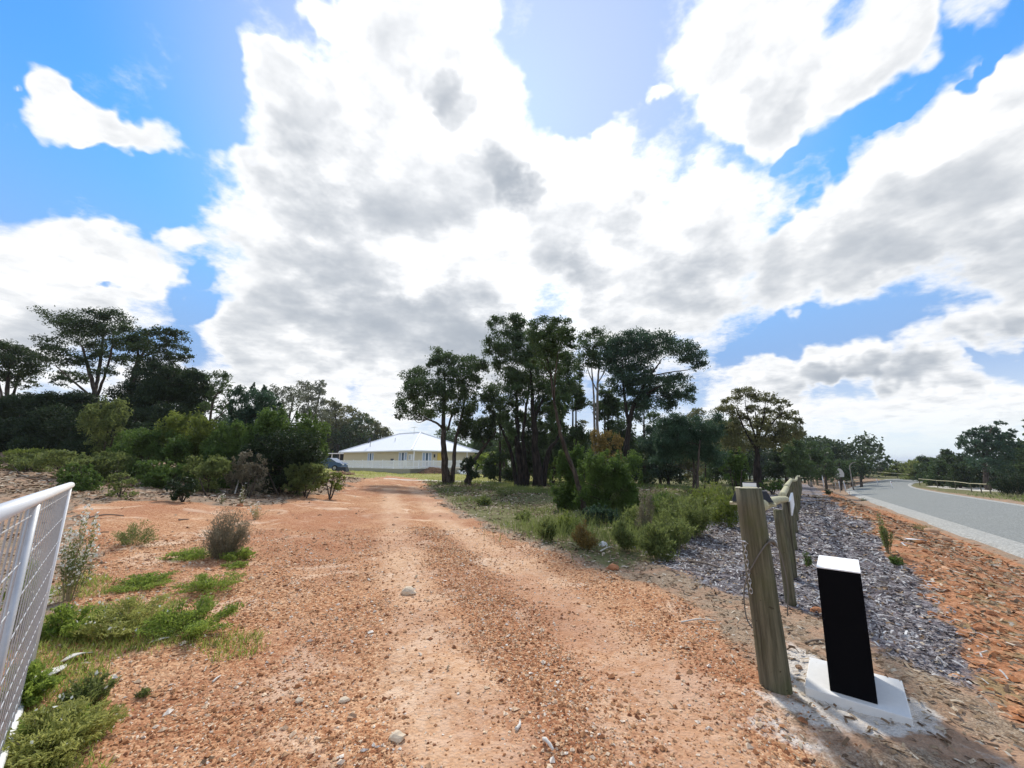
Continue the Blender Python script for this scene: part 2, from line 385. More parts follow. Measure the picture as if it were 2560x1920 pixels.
M = {
 'leaf_dark': leaf_mat('eucalypt_leaf_dark', (.014, .027, .011), (.058, .092, .028), .26),
 'leaf_mid': leaf_mat('eucalypt_leaf', (.018, .037, .014), (.088, .138, .043), .28),
 'leaf_olive': leaf_mat('eucalypt_leaf_olive', (.065, .078, .032), (.165, .165, .068), .36),
 'leaf_blue': leaf_mat('peppermint_leaf', (.014, .038, .024), (.075, .132, .070), .27),
 'leaf_pale': leaf_mat('pale_eucalypt_leaf', (.075, .09, .06), (.17, .18, .12), .3),
 'bush': leaf_mat('bush_leaf', (.024, .054, .012), (.13, .20, .042), .36),
 'bush_yellow': leaf_mat('yellow_green_leaf', (.04, .066, .010), (.20, .24, .045), .4),
 'bush_dark': leaf_mat('dark_bush_leaf', (.010, .021, .009), (.042, .07, .022), .2),
 'heath': leaf_mat('heath_leaf', (.045, .068, .016), (.20, .235, .072), .44),
 'heath_grey': leaf_mat('grey_heath_leaf', (.11, .10, .065), (.24, .21, .14), .3),
 'brown': leaf_mat('brown_shrub_leaf', (.14, .10, .03), (.26, .19, .06), .3),
 'weed': leaf_mat('weed_leaf', (.06, .105, .015), (.29, .37, .07), .42, 6),
 'weed_yellow': leaf_mat('pale_weed_leaf', (.15, .175, .035), (.42, .42, .13), .42, 6),
 'flower': leaf_mat('white_petal', (.7, .68, .55), (.85, .83, .75), .2),
 'straw': leaf_mat('dry_straw', (.30, .25, .15), (.55, .48, .32), .2),
 'bark': bark_mat('dark_bark', (.028, .022, .018), (.10, .08, .065)),
 'bark_pale': bark_mat('pale_bark', (.16, .14, .125), (.38, .34, .30)),
 'bark_black': bark_mat('charred_bark', (.012, .010, .009), (.045, .036, .03)),
}

# ---------------------------------------------------------------- ground
def ground_mat():
    m, nt, p = base_mat('ground_soil', .95, .12)
    P = pos(nt)
    def vor(sc, rand=1.0):
        n = nt.nodes.new('ShaderNodeTexVoronoi'); setin(nt, n.inputs['Vector'], P); n.inputs['Scale'].default_value = sc; n.inputs['Randomness'].default_value = rand; return n
    g1, g2_ = vor(46), vor(120)
    n1 = noise(nt, P, 2.2, 6, .65); n2 = noise(nt, P, 14, 5, .6); n3 = noise(nt, P, 60, 4, .6); n0 = noise(nt, P, .35, 4, .6)
    r1 = new(nt, 'ShaderNodeSeparateColor', None, Color=g1.outputs['Color']).outputs[0]
    r2 = new(nt, 'ShaderNodeSeparateColor', None, Color=g2_.outputs['Color']).outputs[1]
    # red laterite gravel
    grav = ramp(nt, math_(nt, 'ADD', math_(nt, 'MULTIPLY', r1, .55), math_(nt, 'MULTIPLY', r2, .45)), [(0, (.13, .045, .022)), (.3, (.31, .125, .055)), (.55, (.47, .23, .11)), (.8, (.66, .40, .22)), (1, (.80, .60, .40))])
    dust = mixc(nt, n3, (.50, .275, .15), (.69, .455, .275))
    tr = attr(nt, 'track'); rd = attr(nt, 'ridge')
    fine = math_(nt, 'ADD', mrange(nt, n1, .40, .68, 0, .45), math_(nt, 'SUBTRACT', math_(nt, 'MULTIPLY', tr, .55), math_(nt, 'MULTIPLY', rd, .35)), clamp=True)
    drive = mixc(nt, fine, grav, dust)
    drive = mixc(nt, mrange(nt, noise(nt, P, 1.1, 5, .7, .6), .54, .66, 0, .75), drive, (.76, .56, .39))
    drive = mixc(nt, math_(nt, 'MULTIPLY', tr, mrange(nt, n2, .4, .65, 0, .8)), drive, (.66, .45, .30))
    drive = mixc(nt, mrange(nt, n0, .42, .62, 0, .5), drive, (.34, .135, .07))
    # dry litter and bare dirt
    lit = ramp(nt, math_(nt, 'ADD', math_(nt, 'MULTIPLY', n2, .6), math_(nt, 'MULTIPLY', r2, .4)), [(.2, (.12, .08, .052)), (.45, (.25, .18, .12)), (.65, (.37, .285, .20)), (.85, (.52, .44, .34))])
    lit = mixc(nt, mrange(nt, n1, .42, .62, 0, .75), lit, (.42, .25, .155))
    # chipped mulch
    st = noise(nt, vmath(nt, 'MULTIPLY', P, (1.0, .55, 1.0)), 24, 5, .75, 1.5)
    mul = ramp(nt, math_(nt, 'ADD', math_(nt, 'MULTIPLY', st, .65), math_(nt, 'MULTIPLY', r2, .35)), [(.25, (.05, .042, .045)), (.45, (.15, .13, .135)), (.6, (.29, .27, .27)), (.8, (.56, .54, .52))])
    mul = mixc(nt, mrange(nt, n1, .45, .62, 0, .5), mul, (.13, .10, .112))
    mul = mixc(nt, mrange(nt, n0, .5, .62, 0, .6), mul, (.22, .17, .13))
    # red clay of the bank
    ver = ramp(nt, math_(nt, 'ADD', math_(nt, 'MULTIPLY', n2, .7), math_(nt, 'MULTIPLY', n3, .3)), [(.3, (.17, .065, .028)), (.47, (.38, .165, .075)), (.62, (.55, .29, .16)), (.8, (.66, .45, .30))])
    ver = mixc(nt, mrange(nt, n1, .52, .64, 0, .75), ver, (.25, .20, .10))
    gra = ramp(nt, math_(nt, 'ADD', math_(nt, 'MULTIPLY', n2, .5), math_(nt, 'MULTIPLY', n1, .5)), [(.3, (.06, .065, .022)), (.5, (.14, .135, .055)), (.66, (.26, .225, .12)), (.8, (.34, .28, .19))])
    law = ramp(nt, math_(nt, 'ADD', math_(nt, 'MULTIPLY', n2, .4), math_(nt, 'MULTIPLY', n1, .6)), [(.3, (.17, .17, .045)), (.5, (.29, .27, .085)), (.7, (.42, .36, .17))])
    san = mixc(nt, math_(nt, 'MULTIPLY', n3, r2), (.62, .56, .48), (.86, .82, .75))
    def edge(a): return mrange(nt, math_(nt, 'ADD', attr(nt, a), math_(nt, 'MULTIPLY', math_(nt, 'SUBTRACT', n2, .5), 1.1)), .3, .7)
    c = lit
    for a, col in (('lawn', law), ('grass', gra), ('verge', ver), ('mulch', mul), ('drive', drive)): c = mixc(nt, edge(a), c, col)
    c = mixc(nt, math_(nt, 'MULTIPLY', edge('sand'), .85), c, san)
    # far country seen down the valley
    farc = mixc(nt, noise(nt, P, .004, 5, .6), (.09, .115, .07), (.20, .21, .12))
    ln = new(nt, 'ShaderNodeVectorMath', dict(operation='LENGTH'), _0=P).outputs['Value']
    c = mixc(nt, mrange(nt, ln, 150, 420), c, farc)
    setin(nt, p.inputs['Base Color'], c)
    hgt = math_(nt, 'ADD', math_(nt, 'MULTIPLY', g1.outputs['Distance'], -.6), math_(nt, 'ADD', math_(nt, 'MULTIPLY', n2, 1.2), math_(nt, 'MULTIPLY', n3, .5)))
    bump(nt, p, hgt, .7, .018)
    return m
M['ground'] = ground_mat()
rads = np.concatenate([[.02], np.geomspace(.4, 6200, 440)])
azs = np.concatenate([np.arange(-70, 70, .3), np.arange(70, 290, 3)]) * math.pi / 180
nr, na = len(rads), len(azs)
GX = rads[:, None] * np.sin(azs)[None]; GY = rads[:, None] * np.cos(azs)[None]
GZ = H(GX, GY); GV = np.stack([GX, GY, GZ], -1).reshape(-1, 3)
zv = {k: v.ravel().astype(np.float32) for k, v in zones(GX, GY).items()}
i = np.arange(nr - 1)[:, None] * na; j = np.arange(na)[None]; k = (j + 1) % na
GF = np.stack([i + j, i + na + j, i + na + k, i + k], -1).reshape(-1, 4)
zc = {q: v[GF].mean(1) for q, v in zv.items()}
rc = np.hypot(GV[GF].mean(1)[:, 0], GV[GF].mean(1)[:, 1])
which = np.zeros(len(GF), int)
which[zc['lawn'] > .5] = 4
which[zc['verge'] > .5] = 3; which[zc['mulch'] > .5] = 2; which[zc['drive'] > .5] = 1; which[rc > 900] = 5
for w, (nm, lab) in enumerate([('ground', 'dry dirt and leaf litter among the bushes'), ('driveway', 'red gravel driveway with pale wheel tracks leading to the house'), ('mulch_bed', 'grey purple chipped mulch along the log fence'),
                         ('road_verge', 'red clay bank between the mulch and the road'), ('lawn', 'yellow green grass in front of the house'), ('hills', 'pale hills on the horizon beyond the road')]):
    fs = GF[which == w]
    if not len(fs): continue
    used, inv = np.unique(fs, return_inverse=True)
    mb = MB(); mb.add(GV[used], inv.reshape(-1, 4))
    o = mb.build(nm, M['ground'], smooth=True)
    for q, v in zv.items():
        a = o.data.attributes.new(q, 'FLOAT', 'POINT'); a.data.foreach_set('value', np.ascontiguousarray(v[used]))
    tag(o, lab, kind='structure')

# ---------------------------------------------------------------- road
def road_mat(name, a, b, sc):
    m, nt, p = base_mat(name, .95, .1); P = pos(nt)
    n = noise(nt, P, sc, 6, .9); n1 = noise(nt, P, .8, 6, .65)
    c = mixc(nt, mrange(nt, n, .35, .65), a, b)
    c = mixc(nt, mrange(nt, n1, .4, .7, 0, .35), c, tuple(x * .6 for x in b)); setin(nt, p.inputs['Base Color'], c); bump(nt, p, n, .5, .01); return m
M['asphalt'] = road_mat('chip_seal', (.12, .125, .115), (.36, .37, .345), 16)
M['shoulder'] = road_mat('pale_gravel', (.20, .195, .175), (.54, .53, .48), 12)
# centre line: straight beside the fence, then bending away to the right
FD = np.array([.59, .807]); FN = np.array([.807, -.59])
cl_s = np.arange(-25, 72, 1.5)
CLN = [FD * s + FN * (8.2 - .3) for s in cl_s]
hd = math.atan2(.59, .807); p_ = CLN[-1].copy()
for q in range(80):
    hd += 1.5 / 62 if q < 50 else 0
    p_ = p_ + 1.5 * np.array([math.sin(hd), math.cos(hd)]); CLN.append(p_.copy())
CLN = np.array(CLN)
tg = unit(np.gradient(CLN, axis=0)); nm_ = np.stack([tg[:, 1], -tg[:, 0]], 1)
def strip(name, a, b, mat, lab, lift, n=8):
    off = np.linspace(a, b, n)
    O_w = .018 * np.clip(np.arange(len(CLN)) * 1.5 - 40, 0, 60)
    wave = .10 * np.sin(np.arange(len(CLN)) * .9) + .06 * np.sin(np.arange(len(CLN)) * 2.3)
    O = np.repeat(off[None], len(CLN), 0)
    O = O + np.where(off > 2.4, O_w[:, None], O_w[:, None] * np.clip((off + 2.2) / 4.7, 0, 1))
    if name == 'road_shoulder': O[:, 0 if abs(a) > abs(b) else -1] += wave
    X = CLN[:, None, 0] + nm_[:, None, 0] * O; Y = CLN[:, None, 1] + nm_[:, None, 1] * O
    Z = Hs(X, Y) + lift
    if name == 'road_shoulder': Z[:, 0 if abs(a) > abs(b) else -1] -= lift + .05
    i = np.arange(len(CLN) - 1)[:, None] * n; j = np.arange(n - 1)[None]
    f = np.stack([i + j, i + j + 1, i + n + j + 1, i + n + j], -1).reshape(-1, 4)
    tag(MB().add(np.stack([X, Y, Z], -1).reshape(-1, 3), f).build(name, mat, smooth=True), lab, kind='structure')
strip('road', -2.2, 2.5, M['asphalt'], 'grey chip sealed country road bending right', .055)
strip('road_shoulder', -3.2, -2.2, M['shoulder'], 'pale gravel shoulder on the near side of the road', .055, 5)
strip('road_shoulder', 2.5, 2.95, M['shoulder'], 'pale gravel shoulder on the far side of the road', .055, 5)

# ---------------------------------------------------------------- loose ground stuff
def scatter(n, rmin, rmax, accept, az=(-56, 58), p=1.0):
    r = (rmin ** p + rng.uniform(0, 1, n) * (rmax ** p - rmin ** p)) ** (1 / p); a = np.radians(rng.uniform(*az, n))
    x, y = r * np.sin(a), r * np.cos(a); ok = accept(x, y) > rng.uniform(0, 1, n)
    x, y = x[ok], y[ok]; return np.stack([x, y, H(x, y)], 1)
def pebbles(name, C, size, mat, lab, flat=.6, kind='stuff'):
    n = len(C); T = np.array([(1, 0, 0), (-1, 0, 0), (0, 1, 0), (0, -1, 0), (0, 0, 1), (0, 0, -1)], float)
    s = size[:, None, None] * T[None] * rng.uniform(.55, 1.3, (n, 6, 1)) + size[:, None, None] * rng.normal(0, .18, (n, 6, 3))
    a = rng.uniform(0, 6.28, n); ca, sa = np.cos(a)[:, None], np.sin(a)[:, None]
    V = np.stack([s[..., 0] * ca - s[..., 1] * sa, s[..., 0] * sa + s[..., 1] * ca, s[..., 2] * flat], -1) + C[:, None] + np.array([0, 0, 1]) * (size * flat * .35)[:, None, None]
    F8 = np.array([(0, 2, 4), (2, 1, 4), (1, 3, 4), (3, 0, 4), (2, 0, 5), (1, 2, 5), (3, 1, 5), (0, 3, 5)])
    f = (F8[None] + (np.arange(n) * 6)[:, None, None]).reshape(-1, 3)
    o = MB().add(V.reshape(-1, 3), f, np.repeat(rng.uniform(0, 1, n), 6)).build(name, mat)
    return tag(o, lab, kind=kind)
def tint_mat(name, stops, rough=.9):
    m, nt, p = base_mat(name, rough, .2); t = attr(nt, 'tint')
    c = ramp(nt, t, stops); c = mixc(nt, mrange(nt, noise(nt, pos(nt), 70, 3, .6), .35, .65, 0, .4), c, stops[0][1]); setin(nt, p.inputs['Base Color'], c); return m
M['gravel'] = tint_mat('laterite_pebble', [(0, (.19, .075, .036)), (.16, (.36, .155, .066)), (.42, (.54, .28, .13)), (.7, (.69, .44, .245)), (.90, (.82, .64, .44)), (1, (.86, .79, .68))])
M['clod'] = tint_mat('clay_clod', [(0, (.30, .115, .045)), (.4, (.44, .19, .08)), (.75, (.56, .28, .13)), (1, (.68, .42, .25))])
M['chip'] = tint_mat('mulch_chip', [(0, (.045, .034, .034)), (.3, (.14, .115, .115)), (.55, (.27, .24, .235)), (.8, (.50, .48, .46)), (1, (.78, .76, .72))])
M['litter'] = tint_mat('fallen_leaf', [(0, (.10, .06, .036)), (.4, (.27, .18, .105)), (.75, (.43, .33, .215)), (1, (.66, .57, .44))])
zz = lambda k: (lambda x, y: zones(x, y)[k])
def acc_grav(x, y):
    z = zones(x, y); return z['drive'] * (1 - .62 * z['track']) * (.35 + .65 * z['ridge'] + .35 * (wob(x, y, 2.3, .7) > -.1)) * np.clip(1.6 - np.hypot(x, y) / 9, .25, 1)
C = scatter(250000, 1.7, 9.5, acc_grav, p=1.25)
pebbles('gravel', C, np.clip(rng.lognormal(math.log(.0050), .50, len(C)), .0025, .024) * (1 + .06 * np.hypot(C[:, 0], C[:, 1])), M['gravel'], 'loose red and ochre gravel over the driveway')
C = scatter(30000, 4, 42, lambda x, y: zones(x, y)['verge'] * (wob(x, y, 1.9, .2) * .5 + .55), az=(25, 58), p=1.0)
pebbles('clay_clods', C, np.clip(rng.lognormal(math.log(.013), .65, len(C)), .004, .055) * (1 + .035 * np.hypot(C[:, 0], C[:, 1])), M['clod'], 'broken red clay clods on the bank beside the road', .42)
def strips(name, C, L, w, mat, lab, lift=.012, tilt=.25):
    n = len(C); a = rng.uniform(0, 6.28, n); d = np.stack([np.cos(a), np.sin(a), rng.normal(0, tilt, n)], 1); d = unit(d)
    b = unit(np.cross(d, np.stack([rng.normal(0, .5, n), rng.normal(0, .5, n), np.ones(n)], 1))); L = (L * rng.uniform(.5, 1.5, n))[:, None]; w = (w * rng.uniform(.6, 1.4, n))[:, None]
    q = C + np.array([0, 0, 1]) * rng.uniform(.2, 1.2, n)[:, None] * lift
    mid = np.array([0, 0, 1]) * L * rng.uniform(-.05, .16, n)[:, None]
    V = np.stack([q - d * L / 2 - b * w / 2, q + b * w * -.5 + mid, q + d * L / 2 - b * w / 2, q + d * L / 2 + b * w / 2, q + b * w * .5 + mid, q - d * L / 2 + b * w / 2], 1).reshape(-1, 3)
    f = (np.array([(0, 1, 4, 5), (1, 2, 3, 4)])[None] + (np.arange(n) * 6)[:, None, None]).reshape(-1, 4)
    return tag(MB().add(V, f, np.repeat(rng.uniform(0, 1, n), 6)).build(name, mat), lab, kind='stuff')
C = scatter(70000, 2.6, 22, lambda x, y: zones(x, y)['mulch'] * np.clip(1.4 - np.hypot(x, y) / 18, .25, 1), az=(2, 58), p=1.1)
dd = np.hypot(C[:, 0], C[:, 1]); strips('mulch', C, (.020 + .0055 * dd) * rng.uniform(.5, 1.6, len(C)), .007 + .0013 * dd, M['chip'], 'chipped bark mulch spread beside the log fence', .02)
def acc_lit(x, y):
    z = zones(x, y); return np.clip(1 - z['drive'] * .985 - z['mulch'] * .6 - z['lawn'] * .8 - (across(x, y) > 4.6), 0, 1) * (.4 + .6 * (wob(x, y, .8, .9) > -.2))
C = scatter(60000, 2.0, 30, acc_lit, p=1.0)
dd = np.hypot(C[:, 0], C[:, 1]); strips('leaf_litter', C, .022 + .0055 * dd, .006 + .0019 * dd, M['litter'], 'dry fallen leaves and twigs on the ground', .015)
def blades(name, C, h, w, mat, lab, lean=.35):
    n = len(C); h = (h * rng.uniform(.45, 1.4, n))[:, None]; a = rng.uniform(0, 6.28, n); b = np.stack([np.cos(a), np.sin(a), 0 * a], 1); w = np.broadcast_to(w, (n,))[:, None]
    ln = np.stack([rng.normal(0, lean, n), rng.normal(0, lean, n), np.ones(n)], 1)
    m1 = C + ln * h * .55; tip = C + ln * h * np.array([1.25, 1.25, .95]) + rng.normal(0, .1, (n, 3)) * h
    V = np.stack([C - b * w / 2, C + b * w / 2, m1 + b * w * .35, m1 - b * w * .35, tip], 1).reshape(-1, 3); o = (np.arange(n) * 5)[:, None]
    mb = MB(); t = np.repeat(rng.uniform(0, 1, n), 5)
    mb.add(V, np.array([0, 1, 2, 3])[None] + o, t); mb.f.append(np.array([3, 2, 4])[None] + o)
    return tag(mb.build(name, mat), lab, kind='stuff')
def acc_gr(x, y):
    z = zones(x, y); return z['grass'] * np.clip(.25 + .9 * wob(x, y, .55, .4) + .5 * wob(x, y, 1.7, 1.2), .04, 1) * (across(x, y) < 1)
C = scatter(110000, 4, 34, acc_gr, az=(-12, 45), p=.9); dd = np.hypot(C[:, 0], C[:, 1])
blades('grass', C, .10 + .004 * dd, .004 + .0010 * dd, M['heath'], 'low green grass and sprouts under the trees right of the driveway')
C = scatter(60000, 4.5, 17, lambda x, y: sst(-5.2, -3.6, across(x, y)) * (1 - sst(-2.2, -1.4, across(x, y))) * sst(5.5, 7, along(x, y)) * np.clip(.35 + .8 * wob(x, y, 1.3, .2), .03, 1), az=(-5, 42), p=1.0); dd = np.hypot(C[:, 0], C[:, 1])
blades('tall_grass', C, .34, .0035 + .0008 * dd, M['heath'], 'tall wild grass between the bushes and the mulch', .28)
WEEDP = np.array([(-4.2, 4.2), *g2((175, 1330), (215, 1480), (300, 1560), (480, 1570), (520, 1600), (400, 1640), (215, 1660), (235, 1760), (265, 1915)), (-.8, 1.0), (-2.5, 1.6)])
C = scatter(90000, 1.4, 7, lambda x, y: sst(-.15, .35, poly_sd(WEEDP, x, y) + .5 * wob(x, y, 3.1, .8) + .2 * wob(x, y, 9, .3)) * .8, az=(-58, -10), p=1.2)
blades('weed_cover', C[::2], .055, .007, M['weed'], 'green sprouting weeds along the gate')
blades('dry_weed_cover', C[1::2], .06, .005, M['weed_yellow'], 'yellowed weeds and straw along the gate')
C = scatter(26000, 20, 62, lambda x, y: zones(x, y)['lawn'] * (wob(x, y, .6, .4) * .5 + .5), az=(-42, 12), p=1.0); dd = np.hypot(C[:, 0], C[:, 1])
blades('lawn_grass', C, .10 + .0 * dd, .0016 * dd, M['weed_yellow'], 'yellow green grass blades on the lawn before the house')
C = scatter(30000, 12, 60, lambda x, y: ((across(x, y) > 12.2) * .5 + (across(x, y) > 15) * .5) * (wob(x, y, .5, .4) * .5 + .5), az=(30, 60), p=1.0); dd = np.hypot(C[:, 0], C[:, 1])
blades('roadside_grass', C, .16 + .0 * dd, .0014 * dd, M['heath'], 'rough grass along the far side of the road')

# ---------------------------------------------------------------- trees
z1 = lambda x, y: (x * .3616, 700 + y * .3616)
z2 = lambda x, y: (440 + x * .2893, 880 + y * .2893)
z3 = lambda x, y: (960 + x * .3495, 760 + y * .3495)
z4 = lambda x, y: (1440 + x * .3013, 900 + y * .3013)
z5 = lambda x, y: (1900 + x * .3014, 960 + y * .3014)
zr = lambda x, y: (2240 + x * .1447, 1030 + y * .1447)
fi = lambda x, y: (x * 1.1573, y * 1.1573)
def conv(f, sc, L): return [(*f(a, b), c * sc, d * sc) for (a, b, c, d) in L]
def clump_leaves(mb, c, rx, ry, rz, L, w, cover, twig=None, sub=None, droop=.5):
    """one billow of foliage: many little tufts spread over a domed lump, with air between them"""
    A = math.pi * rx * rz * 1.3; n = int(2.5 * cover * A / (L * w * .55))
    ns = sub or max(7, int(7 + 9 * min(2.2, rx)))
    rx, ry, rz = rx * 1.22, ry * 1.2, rz * 1.45
    u = unit(rng.normal(size=(ns, 3))); u[:, 2] = np.where(rng.uniform(0, 1, ns) < .45, np.abs(u[:, 2]), u[:, 2])
    rad = rng.uniform(.25, 1.0, ns)[:, None] ** .55
    sc = c + u * rad * np.array([rx, ry, rz]) * .86
    sr = rng.uniform(.26, .52, ns)[:, None]
    k = rng.integers(0, ns, n)
    p = rng.normal(size=(n, 3)); p = p / (np.linalg.norm(p, axis=1)[:, None] + 1e-9) * rng.uniform(0, 1, n)[:, None] ** .45
    P = sc[k] + p * sr[k] * np.array([rx, ry, rz * .85 + .1 * rx])
    loose = rng.uniform(0, 1, n) < .10; lp = unit(rng.normal(size=(n, 3))) * rng.uniform(.5, 1.12, n)[:, None]
    P = np.where(loose[:, None], c + lp * np.array([rx, ry, rz]), P)
    leaves(mb, P, L, w, droop, tint=np.clip(rng.uniform(0, 1, n) * .45 + rng.uniform(0, .55, ns)[k], 0, 1))
    return sc
def tree(name, label, group, Y, base, trunks, clumps, leaf='leaf_mid', bark='bark', L=None, cover=1.5, depth=.55, limb=1.0, cat='tree', droop=.5):
    """trunks: lists of ((px, py, radius in px), ...); clumps: (px, py, rx, ry) read off the photo; depth is free"""
    bx = at(base, 1180, Y)[0]; zb = float(H(bx, Y)); O = np.array([bx, Y, zb])
    s = ppm(base, 1150, Y); L = L or max(.10, .0072 * Y); w = L * .36
    tm, cm = MB(), MB(); pts, prs = [], []
    dy0 = 0
    for q, tr in enumerate(trunks):
        oy = 0 if q == 0 else rng.normal(0, .35 + .02 * Y)
        W = []; rr = []
        for i, (px, py, rp) in enumerate(tr):
            f = i / max(1, len(tr) - 1)
            p = at(px, py, Y + oy * (f if tr[0][1] < 1165 else 1))
            if i == 0 and tr[0][2] < 0: pass
            W.append(p); rr.append(abs(rp) * .82 / s)
        W = np.array(W); rr = np.array(rr)
        if q == 0 or trunks[q][0][1] > trunks[0][0][1] - 25:
            W[0, 2] = float(H(W[0, 0], W[0, 1])) - .08; rr[0] *= 1.25
            if q: tm.tube([np.array([O[0], O[1], O[2] - .3]), W[0] - np.array([0, 0, .2])], [rr[0]] * 2, 6)
        S_ = smooth_path(W, 6); rs = np.interp(np.linspace(0, 1, len(S_)), np.linspace(0, 1, len(rr)), rr)
        S_[1:-1] += rng.normal(0, 1, (len(S_) - 2, 3)) * rs[1:-1, None] * .16
        tm.tube(S_, rs, 8, rough=.07); pts.append(S_); prs.append(rs)
    PT = np.vstack(pts); PR = np.concatenate(prs)
    for (px, py, rx, ry) in clumps:
        half = np.mean([c[2] for c in clumps]) * 1.2
        off = rng.normal(0, depth) * max(half, rx) / s
        off = np.clip(off, -.22 * Y, .22 * Y)
        Yc = Y + off; c = at(px, py, Yc); k = ppm(px, py, Yc)
        rX, rZ = rx / k, ry / k; rY = rX * rng.uniform(.75, 1.1)
        sub = clump_leaves(cm, c, rX, rY, rZ, L, w, cover, droop=droop)
        d = np.linalg.norm(PT - c, axis=1) + 1.6 * np.clip(PT[:, 2] - (c[2] - .25 * rX), 0, None) + .25 * np.abs(c[2] - PT[:, 2] - .8 * np.hypot(PT[:, 0] - c[0], PT[:, 1] - c[1]))
        j = int(np.argmin(d)); a = PT[j]; r0 = min(PR[j] * .62, (.008 + .0095 * np.linalg.norm(a - c)) * limb)
        e = c - np.array([0, 0, rZ * .35]); m1 = a * .62 + e * .38 + rng.normal(0, .09, 3) * np.linalg.norm(e - a); m1[2] += .10 * np.linalg.norm(e - a) * rng.uniform(-.6, .8)
        B = smooth_path([a, m1, e], 5)
        tm.tube(B, np.linspace(r0, r0 * .35, len(B)), 5, rough=.05)
        for t in rng.permutation(len(sub))[:7]:
            q = sub[t]; mm = (e + q) / 2 + rng.normal(0, .08, 3) * rX
            tm.tube([e, mm, q], [r0 * .36, r0 * .24, r0 * .08], 4, cap=False)
    root = thing(name, O, label, cat, group)
    tm.build('trunk', M[bark], root, True, O); cm.build('crown', M[leaf], root, False, O)
    return root
def auto_clumps(px, top, w, h, n, ry=.45, seed=0, flat=.9):
    """a plausible crown when the photo only shows its size: domed, denser above"""
    r_ = np.random.default_rng(seed + int(px)); o = []
    for i in range(n):
        a = r_.uniform(-1, 1); v = r_.uniform(0, 1) ** .8
        x = px + a * w * .78 * math.sqrt(max(.1, 1 - (1 - v) ** 2 * flat)); y = top + h * (.12 + .86 * v) + abs(a) * h * .18
        s = w * r_.uniform(.28, .46); o.append((x, y, s, s * .62 * r_.uniform(.8, 1.3)))
    return o
def auto_tree(name, label, group, Y, px, top, w, base_y, leaf='leaf_mid', bark='bark', n=14, frac=.6, cover=1.3, seed=0, tr=4.0, lean=0, L=None, stems=1):
    h = (base_y - top) * frac
    tk = []
    for q in range(stems):
        o = (q - (stems - 1) / 2) * w * .25
        tk.append([(px + o * .4 - lean * .4, base_y, tr), (px + o * .8, base_y - (base_y - top) * .4, tr * .75), (px + o * 1.4 + lean * .5, top + h * .3, tr * .35)])
    return tree(name, label, group, Y, px, tk, auto_clumps(px + lean * .4, top, w, h, n, seed=seed), leaf, bark, L=L, cover=cover)

GL, GR, GH, GV_, GX_ = 'tall gum trees at the left edge', 'gum trees standing right of the driveway', 'pale gum trees behind the left bushes', 'trees in the row along the left side of the road', 'trees on the far right side of the road'
# --- left edge
tree('gum_tree', 'tallest gum tree on the left, flat layered dark crown on forked bare limbs', GL, 25, 240,
     [[(243, 1150, 9), (240, 1030, 7), (237, 985, 6), (222, 925, 4.5), (206, 868, 3)], [(237, 985, 5), (247, 930, 4.5), (258, 838, 3)], [(238, 1000, 4), (185, 955, 2.5), (140, 915, 1.6)], [(240, 1000, 4), (268, 920, 3), (285, 850, 2)]],
     conv(z1, .3616, [(430,265,100,45),(520,300,110,55),(690,258,90,42),(800,280,85,55),(620,330,80,45),(560,400,110,50),(740,400,120,65),(860,430,80,55),(690,520,80,40),(820,540,80,40),(600,560,70,32),(350,430,80,35),(400,500,110,38),(320,560,70,32),(480,660,100,28),(420,700,60,24),(500,580,80,28),(720,640,60,40),(560,690,50,24),(650,470,70,40),(900,350,60,45)]), 'leaf_dark', cover=1.25, depth=.7)
tree('gum_tree', 'leaning gum tree with small separate leaf tufts reaching right, beside the tallest left one', GL, 24, 318,
     [[(312, 1150, 9), (318, 1030, 8), (335, 935, 6), (352, 895, 4), (375, 850, 2.5)], [(335, 935, 4), (345, 880, 3), (340, 850, 2)], [(352, 895, 3), (400, 880, 2), (450, 890, 1.2)]],
     conv(z1, .3616, [(1150,355,65,32),(1230,400,60,36),(1100,430,85,38),(1000,420,85,55),(960,500,90,48),(1230,470,65,28),(1290,535,52,26),(1100,520,80,38),(1020,580,80,38),(930,430,60,48),(1060,380,60,34),(1180,560,50,24),(1250,545,40,20)]), 'leaf_dark', cover=1.4, depth=.6)
tree('gum_tree', 'broad low gum with a solid black-green rounded crown on the left', GL, 22.5, 345,
     [[(340, 1160, 10), (345, 1060, 8), (380, 980, 5), (430, 940, 3)], [(345, 1060, 6), (330, 980, 4), (345, 930, 3)]],
     conv(z1, .3616, [(1100,640,130,60),(1250,680,130,60),(1350,705,90,60),(1000,700,100,60),(950,800,120,80),(1100,800,150,90),(1280,820,150,90),(1380,830,75,75),(1000,920,150,80),(1150,950,150,70),(1300,900,110,50),(950,1030,120,60),(1080,1060,120,60),(900,900,80,80),(1200,740,120,70),(1050,860,120,70)]), 'bush_dark', cover=2.6, depth=.5)
tree('gum_tree', 'thin gum tree cut by the left picture edge, dark tufts on several upright stems', GL, 26, 16,
     [[(14, 1150, 8), (18, 1000, 6), (22, 930, 3)], [(16, 1060, 5), (36, 980, 3), (48, 930, 2)], [(16, 1060, 4), (2, 980, 3), (-8, 930, 2)]],
     conv(z1, .3616, [(60,480,90,38),(150,510,85,38),(30,560,80,38),(220,560,75,36),(130,620,95,36),(200,650,70,30),(60,680,80,38),(250,610,50,28),(20,470,60,30),(170,720,60,28),(-60,520,90,40),(-90,640,90,40),(100,560,60,36),(-40,450,60,30)]), 'leaf_dark', cover=1.4, depth=.6)
